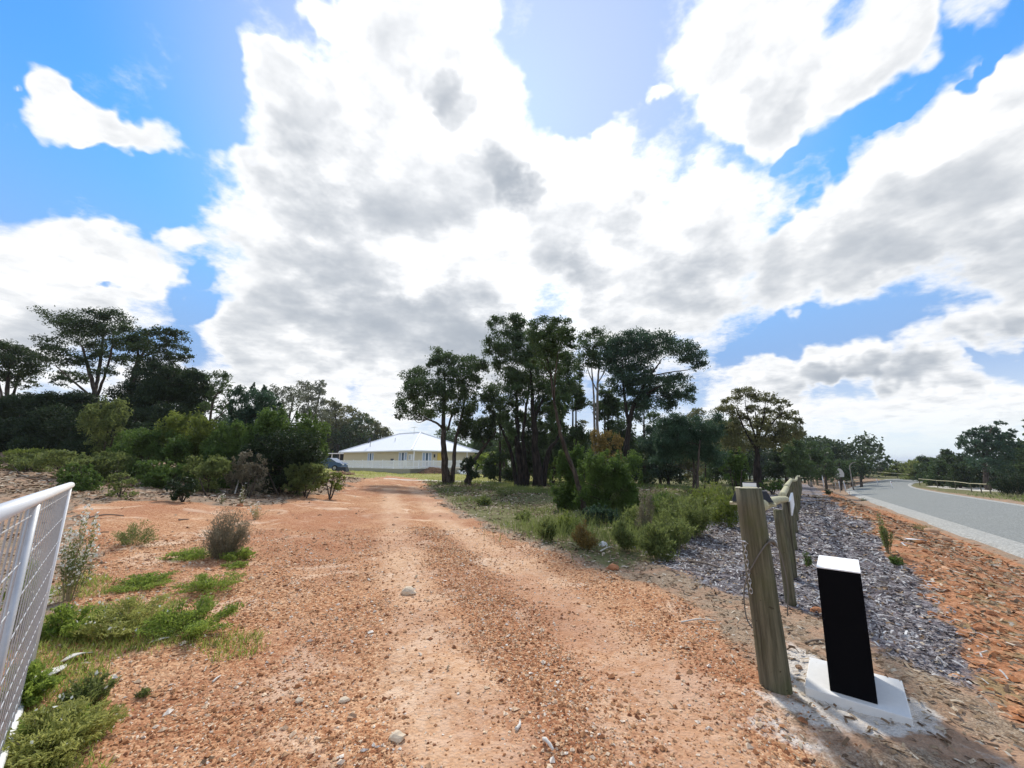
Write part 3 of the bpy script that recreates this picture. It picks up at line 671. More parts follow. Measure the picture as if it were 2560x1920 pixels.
for (x, y, rx, ry, Y, lab) in [(190,930,230,130,23,'broad black-green bush under the tallest left gum tree'),(70,1060,200,120,21,'dark rounded bush at the far left edge of the photo'),(430,1050,260,140,21.5,'dark bush in deep shade left of the black-green rounded gum'),(560,880,190,90,24.5,'dark bush crown rising behind the shaded bushes at left')]:
    cx, cy = z1(x, y)
    tree('tall_bush', lab, 'dark bushes under the left gum trees', Y, cx, [[(cx, 1155, 5), (cx + 5, cy + 10, 3), (cx + 14, cy - 10, 1.5)], [(cx, 1145, 4), (cx - 20, cy, 2)]],
         [(cx + rng.uniform(-.8, .8) * rx * .3616, cy + rng.uniform(-.75, 1.1) * ry * .3616, rx * .3616 * .42, ry * .3616 * .42) for _ in range(14)], 'bush_dark', cover=2.3, depth=.4, cat='bush')
tree('young_gum', 'small sparse gum tree with open twisting branches right of the dark left gums', GL, 21, 527,
     [[(520, 1180, 5), (524, 1070, 4), (534, 1000, 2.6), (556, 975, 1.6)], [(526, 1060, 2.5), (560, 1030, 1.5), (590, 1010, 1)]],
     conv(z2, .2893, [(370,235,80,50),(420,225,45,40),(340,300,55,38),(430,310,45,38),(390,345,40,25),(330,420,40,25),(440,440,50,34),(390,495,60,24),(480,520,50,24),(300,370,40,26),(250,470,60,30),(180,560,60,30)]), 'leaf_mid', cover=1.0, depth=.5)
# --- green bushes at the left, photo pixel centre, half width, half height, depth
def bush(name, label, group, Y, cx, cy, rx, ry, leaf, n=16, cover=1.9, base_y=None, cat='bush', L=None):
    by = base_y or cy + ry
    return tree(name, label, group, Y, cx, [[(cx - 2, by, max(2, rx * .03)), (cx + 2, cy + ry * .3, 2), (cx + rx * .2, cy - ry * .4, 1)], [(cx, by, 2), (cx - rx * .4, cy, 1)], [(cx, by, 2), (cx + rx * .5, cy, 1)]],
                [(cx + rng.uniform(-.92, .92) * rx, cy + rng.uniform(-.95, .95) * ry, rx * rng.uniform(.30, .46), ry * rng.uniform(.26, .42)) for _ in range(n)] + [(cx + q_ * rx * math.cos(t_), cy - q_ * ry * math.sin(t_), rx * rng.uniform(.05, .10), ry * rng.uniform(.14, .26)) for t_, q_ in zip(np.linspace(.15, 3.0, 15) + rng.normal(0, .1, 15), rng.uniform(.92, 1.22, 15))], leaf, cover=cover * .82, depth=.5, cat=cat, L=L, droop=-.4)
GB = 'green bushes left of the driveway'
bush('bush', 'tall olive-green bush in front of the dark left gums', GB, 18, 262, 1085, 48, 66, 'heath', 18, 1.2)
bush('bush', 'dense blue-green conical bush with spiky top behind the green bushes', GB, 17.5, 640, 1050, 62, 62, 'leaf_blue', 20, 2.1, 1180)
for px, py in ((628, 985), (634, 972), (648, 980), (615, 990), (660, 992)):
    pass
bush('bush', 'wide bright green bush nearest the driveway on the left', GB, 15.5, 732, 1130, 76, 80, 'bush', 22, 1.9, 1225)
bush('bush', 'dull grey-brown twiggy bush between the bright bushes and driveway', GB, 14.2, 700, 1165, 90, 66, 'brown_g' if 'brown_g' in M else 'bush_dark', 18, 1.3, 1232)
bush('bush', 'mid green leafy bush with pale stem left of the twiggy bush', GB, 14.8, 590, 1150, 70, 78, 'bush', 18, 1.8, 1240)
bush('bush', 'yellow-green feathery bush under the small sparse gum', GB, 16, 470, 1110, 70, 62, 'bush_yellow', 18, 1.6, 1215)
bush('bush', 'fresh green low bush left of the feathery one', GB, 15.2, 400, 1150, 66, 56, 'bush', 16, 1.8, 1225)
bush('bush', 'mid green bush beside the dark left shade', GB, 16, 330, 1145, 55, 52, 'bush', 14, 1.8, 1205)
bush('bush', 'grey-green shrub leaning at the foot of the mid green bushes', GB, 12.8, 620, 1190, 46, 46, 'heath_grey', 12, 1.0, 1245)
bush('bush', 'low olive shrub at the right end of the left bushes beside the drive', GB, 14, 828, 1203, 30, 17, 'bush_yellow', 10, 1.3, 1222)
bush('bush', 'olive-green low rounded shrub behind the white gate', GB, 13.5, 165, 1165, 62, 30, 'heath', 12, 1.5, 1195)
bush('bush', 'low green shrub at the left edge above the white gate', GB, 14.5, 55, 1165, 56, 24, 'heath', 12, 1.5, 1190)
bush('bush', 'dark green rounded shrub just right above the gate end', GB, 11.2, 195, 1200, 44, 32, 'bush', 12, 1.7, 1228)
bush('bush', 'small dark green shrub at the foot of the left bushes', GB, 10.4, 457, 1222, 34, 26, 'bush_dark', 10, 1.7, 1246)
bush('bush', 'small open shrub with upright green shoots by the dirt', GB, 10.4, 300, 1218, 34, 28, 'heath', 10, .8, 1248)
bush('bush', 'bright green bush filling the thicket under the conical blue-green bush', GB, 15.8, 655, 1150, 60, 70, 'bush', 18, 1.9, 1225)
bush('bush', 'yellow-green bush in the thicket between the dark gums and the small sparse gum', GB, 17, 520, 1140, 60, 60, 'bush_yellow', 16, 1.7, 1215)
bush('bush', 'grey-green straggly bush in front of the thicket centre', GB, 12.6, 520, 1195, 54, 42, 'heath', 16, 1.2, 1238)
bush('bush', 'green bush low in front of the feathery bush', GB, 13.2, 405, 1195, 52, 36, 'bush', 14, 1.6, 1226)
bush('bush', 'olive heath bush right of the olive-green low rounded shrub', GB, 13.8, 262, 1178, 50, 36, 'heath', 14, 1.5, 1210)
bush('bush', 'dull olive bush in the thicket beside the twiggy grey-brown bush', GB, 13.6, 765, 1198, 44, 32, 'heath', 16, 1.5, 1232)
bush('bush', 'low bright green plants at the left photo edge under the dark bushes', GB, 17, 90, 1148, 80, 20, 'bush_yellow', 14, 1.5, 1172)
bush('bush', 'dark green bush filling the gap below the black-green rounded gum', GB, 18.5, 350, 1110, 60, 44, 'bush_dark', 16, 1.9, 1180)
# --- pale gums behind the left bushes
tree('gum_tree', 'palest gum with thin airy crown and bare forked limbs behind the left bushes', GH, 44, 725,
     [[(722, 1170, 4), (722, 1060, 3), (735, 990, 1.8)], [(722, 1060, 2), (705, 1000, 1.4)], [(722, 1070, 2), (750, 1010, 1.4)]],
     conv(z2, .2893, [(840,330,50,34),(900,370,50,40),(980,340,60,34),(940,420,60,45),(1040,380,60,36),(1000,460,70,40),(880,470,50,40),(850,520,40,40),(920,560,60,34)]), 'leaf_pale', cover=.85)
tree('gum_tree', 'pale gum with the highest rounded tuft in the group behind the left bushes', GH, 54, 790,
     [[(785, 1170, 4), (786, 1060, 3), (800, 980, 1.8)], [(786, 1060, 2), (765, 990, 1.4)]],
     conv(z2, .2893, [(1110,290,60,32),(1245,285,50,34),(1180,340,70,40),(1100,370,70,45),(1240,350,40,40),(1150,430,80,50),(1240,440,50,40),(1180,520,90,50),(1090,520,60,40),(1230,560,80,45)]), 'leaf_pale', cover=1.15)
tree('gum_tree', 'brownish gum stepping down towards the white roof', GH, 84, 845,
     [[(845, 1165, 4), (842, 1070, 3), (836, 1020, 1.8)]],
     conv(z2, .2893, [(1340,440,50,30),(1380,490,60,40),(1320,540,70,45),(1400,560,60,40),(1470,500,50,30),(1360,630,90,50),(1450,640,80,50),(1280,640,70,60),(1520,520,50,30),(1340,720,100,60),(1450,740,90,60),(1300,780,80,60)]), 'leaf_olive', cover=1.5)
tree('gum_tree', 'low grey-green gum just left of the white roof', GH, 90, 905,
     [[(905, 1160, 3), (905, 1090, 2), (900, 1050, 1.2)]],
     conv(z2, .2893, [(1540,590,60,34),(1600,560,50,30),(1660,600,50,30),(1560,680,80,45),(1640,680,80,40),(1720,640,50,30),(1740,700,60,34),(1580,760,90,50),(1680,760,80,45),(1800,690,50,26),(1840,720,50,24),(1500,780,70,60)]), 'leaf_olive', cover=1.5)
auto_tree('gum_tree', 'dark gum filling the gap behind the brownish gums left of the house', GH, 92, 858, 1050, 64, 1165, 'bush_dark', n=16, frac=.85, cover=1.8)
auto_tree('gum_tree', 'dark gum showing through the branches right behind the white house', 'trees behind the house', 82, 1110, 1070, 60, 1160, 'leaf_mid', n=12, frac=.8, cover=1.3)
for i, (px, top, w, lab) in enumerate([(1200,1085,45,'shady gum behind the right end of the white house'),(1262,1075,50,'shady gum behind the small white garden shed'),(1330,1080,55,'dark gum seen low between the multi-stemmed trunks'),(1400,1070,55,'dark gum low behind the leaning trunk'),(1470,1080,50,'dark gum behind the brown tufted shrub')]):
    auto_tree('gum_tree', lab, 'trees behind the house', 66 + 3 * i, px, top, w, 1168, 'leaf_mid', n=13, frac=.85, cover=1.5, seed=i)
# --- right of the driveway
tree('gum_tree', 'two-stemmed gum in front of the white house with a broad rounded crown', GR, 26.5, 1118,
     [[(1116, 1205, 11), (1111, 1120, 8.5), (1109, 1045, 6), (1112, 960, 4), (1110, 920, 2.5)], [(1131, 1203, 6), (1138, 1110, 5), (1150, 1060, 4), (1162, 1000, 2.5)], [(1110, 1075, 4.5), (1095, 1060, 3.6), (1070, 1048, 2.5)], [(1120, 1075, 4), (1128, 1040, 3), (1136, 1010, 2)]],
     conv(z3, .3495, [(410,380,85,45),(365,420,60,40),(480,420,70,48),(250,520,105,55),(200,590,75,55),(300,600,115,65),(370,680,115,75),(200,720,105,48),(130,740,58,38),(270,790,105,36),(600,440,110,48),(690,450,55,48),(560,520,100,58),(540,620,90,68),(610,700,90,68),(480,720,80,58),(560,800,60,50),(100,800,30,18),(430,500,70,50),(640,560,70,40),(180,660,70,40)]), 'leaf_mid', cover=1.9, depth=.6)
tree('gum_tree', 'low dark gum leaning right, with a black crown beside the house end', GR, 27.5, 1172,
     [[(1170, 1206, 10), (1178, 1165, 6), (1212, 1115, 4), (1240, 1080, 2.6)], [(1212, 1115, 3), (1200, 1085, 2)]],
     conv(z3, .3495, [(650,900,100,55),(710,930,75,48),(580,860,75,48),(740,860,55,38),(620,960,80,40),(690,860,70,45),(560,930,50,45),(780,960,50,40),(760,780,50,40)]), 'leaf_dark', cover=1.9, depth=.5)
tree('gum_tree', 'tall multi-stemmed gum with black trunks and the left part of the high crown', GR, 25.5, 1305,
     [[(1303, 1207, 10), (1295, 1110, 9), (1292, 1020, 5), (1290, 930, 3)], [(1292, 1205, 6), (1278, 1130, 5), (1262, 1090, 4), (1250, 1060, 2.5)], [(1318, 1206, 7), (1308, 1100, 5), (1318, 1000, 3.5), (1330, 900, 2)]],
     conv(z3, .3495, [(800,150,58,48),(920,130,85,48),(985,175,60,50),(880,240,105,48),(760,300,68,48),(820,350,78,48),(900,330,105,58),(835,450,68,38),(950,420,105,58),(1000,280,80,50),(900,560,125,55),(800,640,105,65),(960,640,100,58),(720,700,58,48),(870,720,78,38),(860,830,48,48),(930,520,80,50),(1010,560,80,60),(900,900,40,60),(950,800,60,50)]), 'leaf_mid', 'bark_black', cover=1.9, depth=.7)
tree('gum_tree', 'thick black-trunked gum beside the multi-stemmed one, its crown behind the leaning trunk', GR, 24.5, 1345,
     [[(1345, 1215, 14), (1338, 1100, 10), (1332, 1010, 6), (1326, 915, 3)], [(1356, 1212, 9), (1372, 1130, 7), (1392, 1100, 4), (1402, 1050, 2.5)], [(1334, 1050, 5), (1365, 980, 3.5), (1380, 930, 2)]],
     conv(z3, .3495, [(1080,340,95,65),(1100,480,115,58),(1250,430,90,58),(1090,620,105,68),(1200,600,100,58),(1300,520,80,58),(1130,720,78,48),(1330,400,70,60),(1180,330,80,60),(1320,620,60,60),(1060,420,70,60),(1230,760,60,50),(1090,800,50,60),(1200,880,50,60),(1290,700,60,50)]), 'leaf_mid', 'bark_black', cover=1.8, depth=.7)
tree('gum_tree', 'slender gum whose bare trunk leans left over the rounded bush', GR, 11.6, 1466,
     [[(1468, 1284, 8), (1440, 1195, 6.5), (1412, 1120, 6), (1396, 1060, 5), (1385, 1000, 4.2), (1376, 930, 3), (1362, 880, 2)], [(1386, 1000, 2.5), (1388, 940, 2), (1395, 880, 1.2)], [(1376, 935, 2), (1350, 900, 1.5), (1335, 870, 1)]],
     conv(z3, .3495, [(1130,170,95,58),(1250,150,75,48),(1310,210,65,55),(1150,260,125,65),(1270,300,95,65),(1180,400,110,60),(1090,230,70,50),(1220,230,90,60),(1340,280,50,40),(1240,480,60,40)]), 'leaf_mid', 'bark', L=.085, cover=1.7, depth=.6)
tree('gum_tree', 'gum with pale bare stems and a dead white branch below a compact crown', GR, 27, 1490,
     [[(1500, 1210, 5), (1494, 1080, 4.5), (1494, 960, 3.5), (1500, 900, 2)], [(1488, 1205, 4), (1486, 1080, 3.5), (1484, 990, 3), (1478, 900, 1.6)], [(1494, 980, 2), (1475, 940, 1.6), (1464, 900, 1)], [(1494, 960, 2), (1515, 920, 1.6), (1524, 880, 1)]],
     conv(z3, .3495, [(1440,240,58,38),(1540,230,78,48),(1600,285,70,55),(1480,320,85,55),(1560,380,85,48),(1440,400,70,50),(1520,420,70,40),(1620,350,60,45),(1400,470,50,45),(1640,440,50,40)]), 'leaf_mid', 'bark_pale', cover=1.4, depth=.6)
tree('gum_tree', 'big spreading gum with a wide umbrella top at the right of the group', GR, 25, 1572,
     [[(1572, 1212, 10), (1568, 1120, 9), (1576, 1040, 7), (1595, 990, 5), (1625, 940, 3), (1650, 905, 2)], [(1572, 1060, 6), (1560, 980, 4), (1555, 900, 2.5)], [(1588, 1005, 4), (1640, 970, 3), (1690, 955, 1.6)], [(1625, 940, 2.5), (1680, 930, 1.8), (1720, 925, 1.2)]],
     [(1560,868,40,22),(1590,852,42,22),(1640,856,48,20),(1690,874,46,18),(1728,895,34,17),(1750,912,20,12),(1600,900,46,26),(1545,905,40,30)] + conv(z4, .3013, [(420,90,120,50),(560,120,100,45),(400,170,130,60),(560,200,130,60),(700,200,110,60),(820,170,100,50),(900,240,80,45),(680,290,120,60),(520,300,100,60),(420,260,90,50),(840,320,90,50),(940,330,50,30),(620,370,100,50),(760,390,80,40),(470,380,70,40)]), 'leaf_blue', 'bark_black', cover=1.9, depth=.6)
auto_tree('gum_tree', 'slim gum behind the umbrella-topped one, dark foliage low on its stem', GR, 31, 1520, 900, 48, 1200, 'leaf_mid', n=14, frac=.8, cover=1.2, tr=4, seed=3)
auto_tree('gum_tree', 'narrow gum showing brownish leaves between the pale-stemmed gum and the thick black trunk', GR, 33, 1432, 905, 44, 1195, 'leaf_olive', n=14, frac=.85, cover=.9, tr=4, seed=5)
auto_tree('gum_tree', 'olive gum with light top right of the spreading umbrella gum', GR, 40, 1740, 990, 46, 1195, 'leaf_olive', n=13, frac=.7, cover=1.1, seed=2)
tree('young_gum', 'dense blue-green young tree on three thin stems before the wood', GR, 13.5, 1722,
     [[(1722, 1262, 4), (1735, 1190, 3), (1730, 1120, 2)], [(1742, 1265, 4.5), (1744, 1180, 3.2), (1750, 1100, 2)], [(1760, 1300, 3), (1762, 1220, 2.4), (1765, 1130, 1.6)]],
     [(1722 + rng.uniform(-.75, .75) * 92, 1105 + rng.uniform(-.8, .85) * 66, 92 * rng.uniform(.25, .36), 66 * rng.uniform(.25, .36)) for _ in range(24)], 'leaf_blue', cover=1.5, depth=.45, L=.075)
tree('gum_tree', 'round open-topped gum with a charred black trunk near the log fence', GV_, 24.5, 1893,
     [[(1895, 1222, 12), (1893, 1150, 8), (1894, 1090, 4), (1888, 1030, 1.4)], [(1894, 1130, 4), (1860, 1070, 2.4), (1840, 1020, 1)], [(1895, 1120, 4), (1930, 1060, 2.4), (1955, 1030, 1)], [(1894, 1100, 3), (1908, 1050, 1.8), (1914, 1005, .8)], [(1892, 1100, 3), (1870, 1040, 1.8), (1862, 1000, .8)]],
     conv(z4, .3013, [(1400,275,90,34),(1500,310,75,40),(1600,325,75,42),(1700,375,60,38),(1300,340,68,38),(1250,430,85,48),(1780,460,58,45),(1850,525,40,36),(1340,460,60,36),(1650,560,95,58),(1500,600,115,55),(1350,600,115,58),(1760,600,95,55),(1600,680,115,55),(1420,690,115,58),(1850,620,40,36),(1260,560,80,60),(1300,700,90,60),(1700,690,80,50),(1420,420,50,26),(1480,400,44,24),(1560,430,55,28),(1620,440,40,24),(1500,500,60,30),(1600,500,60,30),(1400,500,50,30),(1700,460,50,30)]), 'leaf_olive', 'bark_black', cover=1.5, depth=.35, limb=1.1)
for i, (px, top, w, by, Y, lf, lab) in enumerate([(1985,1075,44,1205,36,'leaf_mid','dark gum just right of the round open-topped one'),(2026,1092,34,1200,44,'leaf_mid','gum with a thin pale slanting trunk in the roadside row'),(2062,1112,30,1198,52,'leaf_mid','leafy gum third from the charred trunk in the roadside row'),(2098,1135,30,1196,60,'leaf_mid','small dark gum behind the grey sign'),(2128,1148,26,1196,66,'leaf_mid','bushy low gum beside the bent pale trunk'),(2150,1143,18,1196,62,'leaf_dark','last ragged gum at the end of the roadside row'),(1945,1120,40,1200,38,'bush_dark','shady gum between the charred trunk and the end log fence'),(1840,1120,50,1205,34,'bush_dark','dark gum low behind the young blue-green tree')]):
    auto_tree('gum_tree', lab, GV_, Y, px, top, w, by, lf, 'bark_pale' if i == 1 else 'bark', n=13, frac=.85, cover=1.5, seed=10 + i, tr=3)
tree('bent_sapling', 'thin pale sapling trunk bending right beside the road', GV_, 58, 2128, [[(2130, 1198, 1.6), (2126, 1180, 1.4), (2124, 1166, 1.2), (2130, 1158, 1), (2140, 1156, .7)]], [(2142, 1154, 7, 4), (2150, 1158, 6, 4)], 'leaf_mid', 'bark_pale')
# --- far side of the road
for i, (px, top, w, by, Y, lf, lab) in enumerate([(2170,1160,18,1196,105,'bush','far low green tree where the road disappears'),(2205,1150,26,1198,100,'leaf_pale','far greyish tree under the pale hills'),(2240,1146,30,1200,92,'bush_yellow','yellow-green tree at the bend of the road'),(2276,1142,28,1202,84,'heath','olive tree right of the yellow-green one at the bend'),
        (2318,1122,36,1206,66,'leaf_mid','dark rounded tree first in the right roadside mass'),(2366,1114,38,1210,60,'leaf_dark','dark tree with a wispy top in the right roadside mass'),(2412,1126,34,1213,56,'leaf_dark','lower dark tree before the tall right tree'),(2345,1150,34,1210,55,'leaf_mid','low front tree in the right roadside mass'),(2400,1160,36,1214,50,'leaf_dark','low shady tree behind the pale roadside rail'),
        (2535,1085,40,1225,48,'leaf_mid','tree cut by the right picture edge behind the small house'),(2575,1100,50,1228,50,'leaf_mid','tree mostly outside the right picture edge'),(2300,1150,36,1206,72,'heath','olive bushy tree filling the start of the right roadside mass'),(2385,1135,40,1210,58,'leaf_dark','dark tree filling the middle of the right roadside mass'),(2435,1150,40,1216,52,'leaf_mid','low leafy tree left of the tallest right roadside tree'),(2500,1140,44,1222,52,'leaf_dark','dark low tree right of the tallest right roadside tree')]):
    auto_tree('roadside_tree', lab, GX_, Y, px, top, w, by, lf, n=15, frac=.92, cover=1.6, seed=30 + i, tr=3)
tree('roadside_tree', 'tallest tree on the far side of the road with feathery tiers', GX_, 46, 2460,
     [[(2470, 1226, 6), (2462, 1170, 5), (2460, 1110, 3), (2480, 1070, 1.5)], [(2462, 1150, 3), (2430, 1100, 2)], [(2462, 1140, 3), (2505, 1100, 2)]],
     conv(zr, .1447, [(1320,320,70,35),(1600,310,110,50),(1780,200,70,36),(1680,330,80,50),(1250,410,90,50),(1420,400,110,60),(1150,480,70,40),(1120,570,70,50),(1300,560,130,80),(1500,500,130,90),(1700,480,130,80),(1900,440,110,60),(2000,350,60,40),(1850,560,130,80),(1650,620,150,90),(1450,680,150,90),(1350,760,130,80),(1600,780,150,80),(1850,700,130,80),(2050,600,100,70),(1500,900,180,90),(1750,880,150,90),(1950,780,110,70),(1850,1020,120,90)]), 'leaf_blue', cover=1.7, depth=.5)

for i, (px, top, w, Y, lf, lab) in enumerate([(1650,985,46,36,'leaf_mid','gum behind the spreading umbrella gum, showing between it and the young tree'),(1700,1020,44,39,'leaf_olive','olive crown peeping above the dense blue-green young tree'),(1790,1035,44,42,'leaf_mid','gum filling the wood between the young tree and the charred gum'),(1400,960,50,36,'leaf_mid','gum deep in the clump behind the leaning trunk'),(1545,935,46,38,'leaf_mid','gum deep in the clump behind the pale bare stems'),(1260,985,40,40,'leaf_mid','gum deep in the clump left of the multi-stemmed one'),
        (560,1050,44,34,'leaf_mid','gum peeping behind the conical blue-green bush'),(480,1070,40,36,'leaf_dark','gum low behind the small sparse young gum'),(1450,1060,50,37,'leaf_dark','shady gum low in the clump behind the brown shrub'),(1600,1060,50,35,'leaf_dark','shady gum low behind the spreading umbrella gum'),(1670,1090,44,32,'bush_dark','dark low gum directly behind the young blue-green tree'),(1835,1030,50,38,'leaf_mid','gum left of the round open-topped one, behind the young tree'),(1965,1055,46,40,'leaf_mid','gum right behind the round open-topped one'),(1790,1000,50,46,'leaf_olive','olive gum rising over the wood left of the round open-topped gum'),(1440,892,54,30,'leaf_mid','tall leafy gum filling the gap between the thick black trunk and the pale bare stems'),(1512,905,48,31,'leaf_mid','tall leafy gum filling the gap right of the pale bare stems'),(1378,880,48,31,'leaf_mid','tall leafy gum hidden behind the top of the leaning trunk'),(1250,945,46,32,'leaf_dark','leafy gum filling the gap right of the two-stemmed gum'),(1610,950,54,32,'leaf_blue','leafy gum right behind the limbs of the spreading umbrella gum'),(1320,1010,60,33,'leaf_dark','shady gum filling the gap between the black trunks'),(1420,1050,60,31,'leaf_dark','dark leafy gum low right of the thick black trunk'),(1560,1080,60,30,'leaf_dark','dark leafy gum low beside the umbrella gum trunk')]):
    auto_tree('gum_tree', lab, 'gum trees deep in the wood', Y, px, top, w, 1196, lf, n=17, frac=.92, cover=1.6, seed=60 + i, tr=4)
# the far wood all round: one mass
wm = MB()
for az in np.concatenate([np.arange(-64, 42, .55), np.arange(53, 70, .6)]):
    r_ = rng.uniform(88, 140); a = R(az + rng.uniform(-.4, .4)); x, y = r_ * math.sin(a), r_ * math.cos(a); hh = rng.uniform(6.5, 10.5) * (.75 if -20 < az < -6 else 1)
    for q in range(5):
        c = np.array([x + rng.normal(0, 1.6), y + rng.normal(0, 1.6), float(H(x, y)) + hh * (.22 + .16 * q)]); clump_leaves(wm, c, rng.uniform(1.5, 2.6), 2.0, hh * .14, .75, .36, 1.0, droop=.2)
    wm.tube([(x, y, float(H(x, y)) - .2), (x, y, float(H(x, y)) + hh * .8)], [.18, .08], 5)
tag(wm.build('distant_wood', M['leaf_dark'], None), 'dark far-off belt of gum trees closing the view behind house and road', kind='stuff')

# ---------------------------------------------------------------- shrubs and weeds in the foreground
def shrub(name, label, group, px, py, wpx, hpx, leaf, n, L, w, spread=.75, stems=26, up=.75, cat='shrub', stem='straw', flower=0, g=None, flat=False):
    g = gp(px, py) if g is None else np.array(g, float); k = ppm(px, py, g[1]); W, Hh = wpx / k, hpx / k
    sm, fm = MB(), MB(); tips = []
    for i in range(stems):
        a = rng.uniform(0, 6.28); q = rng.uniform(0, 1) ** .5; b = g + np.array([math.cos(a), math.sin(a), 0]) * W * .22 * q
        hh = Hh * rng.uniform(.42, 1.22) * (1 - .45 * q * q); tip = g + np.array([math.cos(a) * W * q * spread, math.sin(a) * W * q * spread, hh])
        b[2] = float(H(b[0], b[1])) - .01; m = (b + tip) / 2 + np.array([0, 0, hh * .12]) + rng.normal(0, .05, 3) * W
        P = smooth_path([b, m, tip], 4); sm.tube(P, np.linspace(.006, .002, len(P)) * max(.6, W * 1.3), 4, cap=False); tips.append(P)
    T = np.array(tips); i = rng.integers(0, len(T), n); u = 1 - rng.uniform(0, 1, n) ** 1.3 * up
    f = u * (T.shape[1] - 1); j = np.clip(f.astype(int), 0, T.shape[1] - 2); fr = (f - j)[:, None]
    P = T[i, j] * (1 - fr) + T[i, j + 1] * fr; D = unit(T[i, j + 1] - T[i, j])
    P = P + rng.normal(0, 1, (n, 3)) * np.array([W, W, Hh * .5]) * .085
    P[:, 2] = np.maximum(P[:, 2], H(P[:, 0], P[:, 1]) + .005)
    leaves(fm, P, L, w, 0, dirs=unit(D + rng.normal(0, .45, (n, 3))))
    root = thing(name, g, label, cat, group)
    sm.build('stem', M[stem if stem in M else 'bark'], root, False, g); fm.build('foliage', M[leaf], root, False, g)
    if flower:
        wm = MB(); i = rng.integers(0, len(T), flower); P = T[i, -1] + rng.normal(0, 1, (flower, 3)) * np.array([W, W, Hh]) * .10
        leaves(wm, P, L * .8, L * .55, 0); wm.build('flower', M['flower'], root, False, g)['kind'] = 'stuff'
    return root
GS = 'shrubs and tufts right of the driveway'
bush('rounded_bush', 'big rounded dark green bush right of the leaning trunk', GS, 11.8, 1524, 1215, 72, 74, 'bush', 26, 1.6, 1290, L=.075)
bush('rounded_bush', 'lighter green bush behind the foot of the leaning trunk', GS, 13.2, 1425, 1205, 44, 72, 'bush', 22, 1.9, 1290, L=.08)
bush('tufted_shrub', 'brown tufted shrub standing behind the big rounded bush', GS, 14.5, 1516, 1128, 34, 40, 'brown', 14, 1.0, 1190, L=.09)
bush('low_bush', 'grey-green low bush in front of the big rounded bush', GS, 10.0, 1500, 1297, 42, 30, 'leaf_blue', 14, 1.5, 1330, L=.06)
bush('low_bush', 'green rounded bush right of the young blue-green tree', GS, 16, 1838, 1175, 34, 38, 'bush', 12, 1.7, 1215)
bush('low_bush', 'low green bush under the round open-topped gum', GS, 22, 1930, 1212, 30, 12, 'bush', 10, 1.6, 1226)
shrubs = [('tall_weed', 'tall pale grey-green weed beside the big rounded bush', 1618, 1345, 34, 105, 'heath_grey', 1500, .07, .014),
 ('heath_shrub', 'yellow-green heath shrub below the young tree stems', 1745, 1345, 60, 80, 'heath', 2400, .06, .010),
 ('heath_shrub', 'bright green heath shrub beside the gate post', 1815, 1318, 44, 75, 'bush_yellow', 2000, .06, .010),
 ('heath_shrub', 'pale heath shrub left of the gate post in front of the wood', 1690, 1372, 58, 70, 'heath', 2400, .055, .009),
 ('heath_shrub', 'dull green heath shrub at the edge of the mulch', 1640, 1398, 50, 62, 'heath', 2000, .05, .009),
 ('heath_shrub', 'small brownish heath shrub nearest the driveway on the right', 1462, 1378, 34, 52, 'brown', 1300, .045, .008),
 ('heath_shrub', 'dark sprig of heath in front of the grey-green low bush', 1562, 1380, 36, 52, 'heath', 1400, .045, .008),
 ('heath_shrub', 'small olive shrub by the drive below the leaning trunk', 1370, 1352, 30, 40, 'heath', 1100, .045, .009),
 ('heath_shrub', 'thin green shrub behind the pale heath near the wood', 1690, 1310, 50, 60, 'heath', 1500, .065, .011),
 ('heath_shrub', 'yellowish tuft on the litter right of the driveway', 1212, 1262, 22, 18, 'heath', 700, .07, .014),
 ('heath_shrub', 'green shoot in the mulch right of the log fence posts', 2020, 1420, 12, 36, 'bush', 160, .05, .012),
 ('heath_shrub', 'upright grey-green seedling on the red bank', 2222, 1385, 18, 100, 'heath', 700, .06, .010),
 ('heath_shrub', 'dark round tussock on the far red bank', 2072, 1238, 12, 14, 'bush_dark', 500, .10, .02),
 ('heath_shrub', 'low green sprout beside the seedling on the red bank', 2240, 1410, 22, 22, 'bush', 500, .05, .011),
 ('heath_shrub', 'scrubby tuft on the edge of the gravel shoulder', 2158, 1252, 10, 8, 'heath', 260, .08, .016),
 ('heath_shrub', 'grassy tuft at the shoulder behind the upright seedling', 2300, 1325, 40, 14, 'heath', 600, .06, .010)]
for (nm, lab, px, py, w_, h_, lf, n, L, w) in shrubs:
    if nm == 'heath_shrub' and px < 1900: w_, h_, n, L, w = w_ * 1.25, h_ * 1.2, int(n * 1.25), L * 1.5, w * 1.9
    shrub(nm, lab, GS if px < 1900 else 'tufts on the mulch and bank', px, py, w_, h_, lf, n, L, w)
for (px, py, w_, h_, lf, n, lab) in [(1600,1330,54,70,'heath',3200,'tall green heath right of the big rounded bush'),(1775,1300,60,84,'bush_yellow',3600,'tall yellow-green heath behind the gate post'),(1700,1345,66,70,'heath',3600,'wide heath tuft among the thin young tree stems'),(1560,1345,44,44,'heath',2000,'low olive heath in front of the big rounded bush'),(1420,1330,36,44,'bush_yellow',1800,'yellow-green heath under the lighter green bush'),(1655,1290,60,66,'bush',3000,'leafy green heath before the young blue-green tree'),(1830,1280,46,70,'heath',2400,'heath just left of the top of the gate post'),(1310,1300,34,22,'heath',1100,'low heath tuft out on the litter near the leaning trunk'),(1260,1240,40,18,'heath',1100,'flat grassy tuft under the multi-stemmed gum'),(1740,1250,70,50,'bush',2400,'green undergrowth behind the thin young tree stems')]:
    shrub('heath_shrub', lab, GS, px, py, w_, h_, lf, int(n * .6), .095, .020, stems=40)
GW = 'weeds and small shrubs on the left dirt'
shrub('grey_shrub', 'rounded grey-brown twiggy shrub with green base on the left dirt', GW, 558, 1396, 70, 105, 'heath_grey', 11000, .036, .007, stems=120, up=.95)
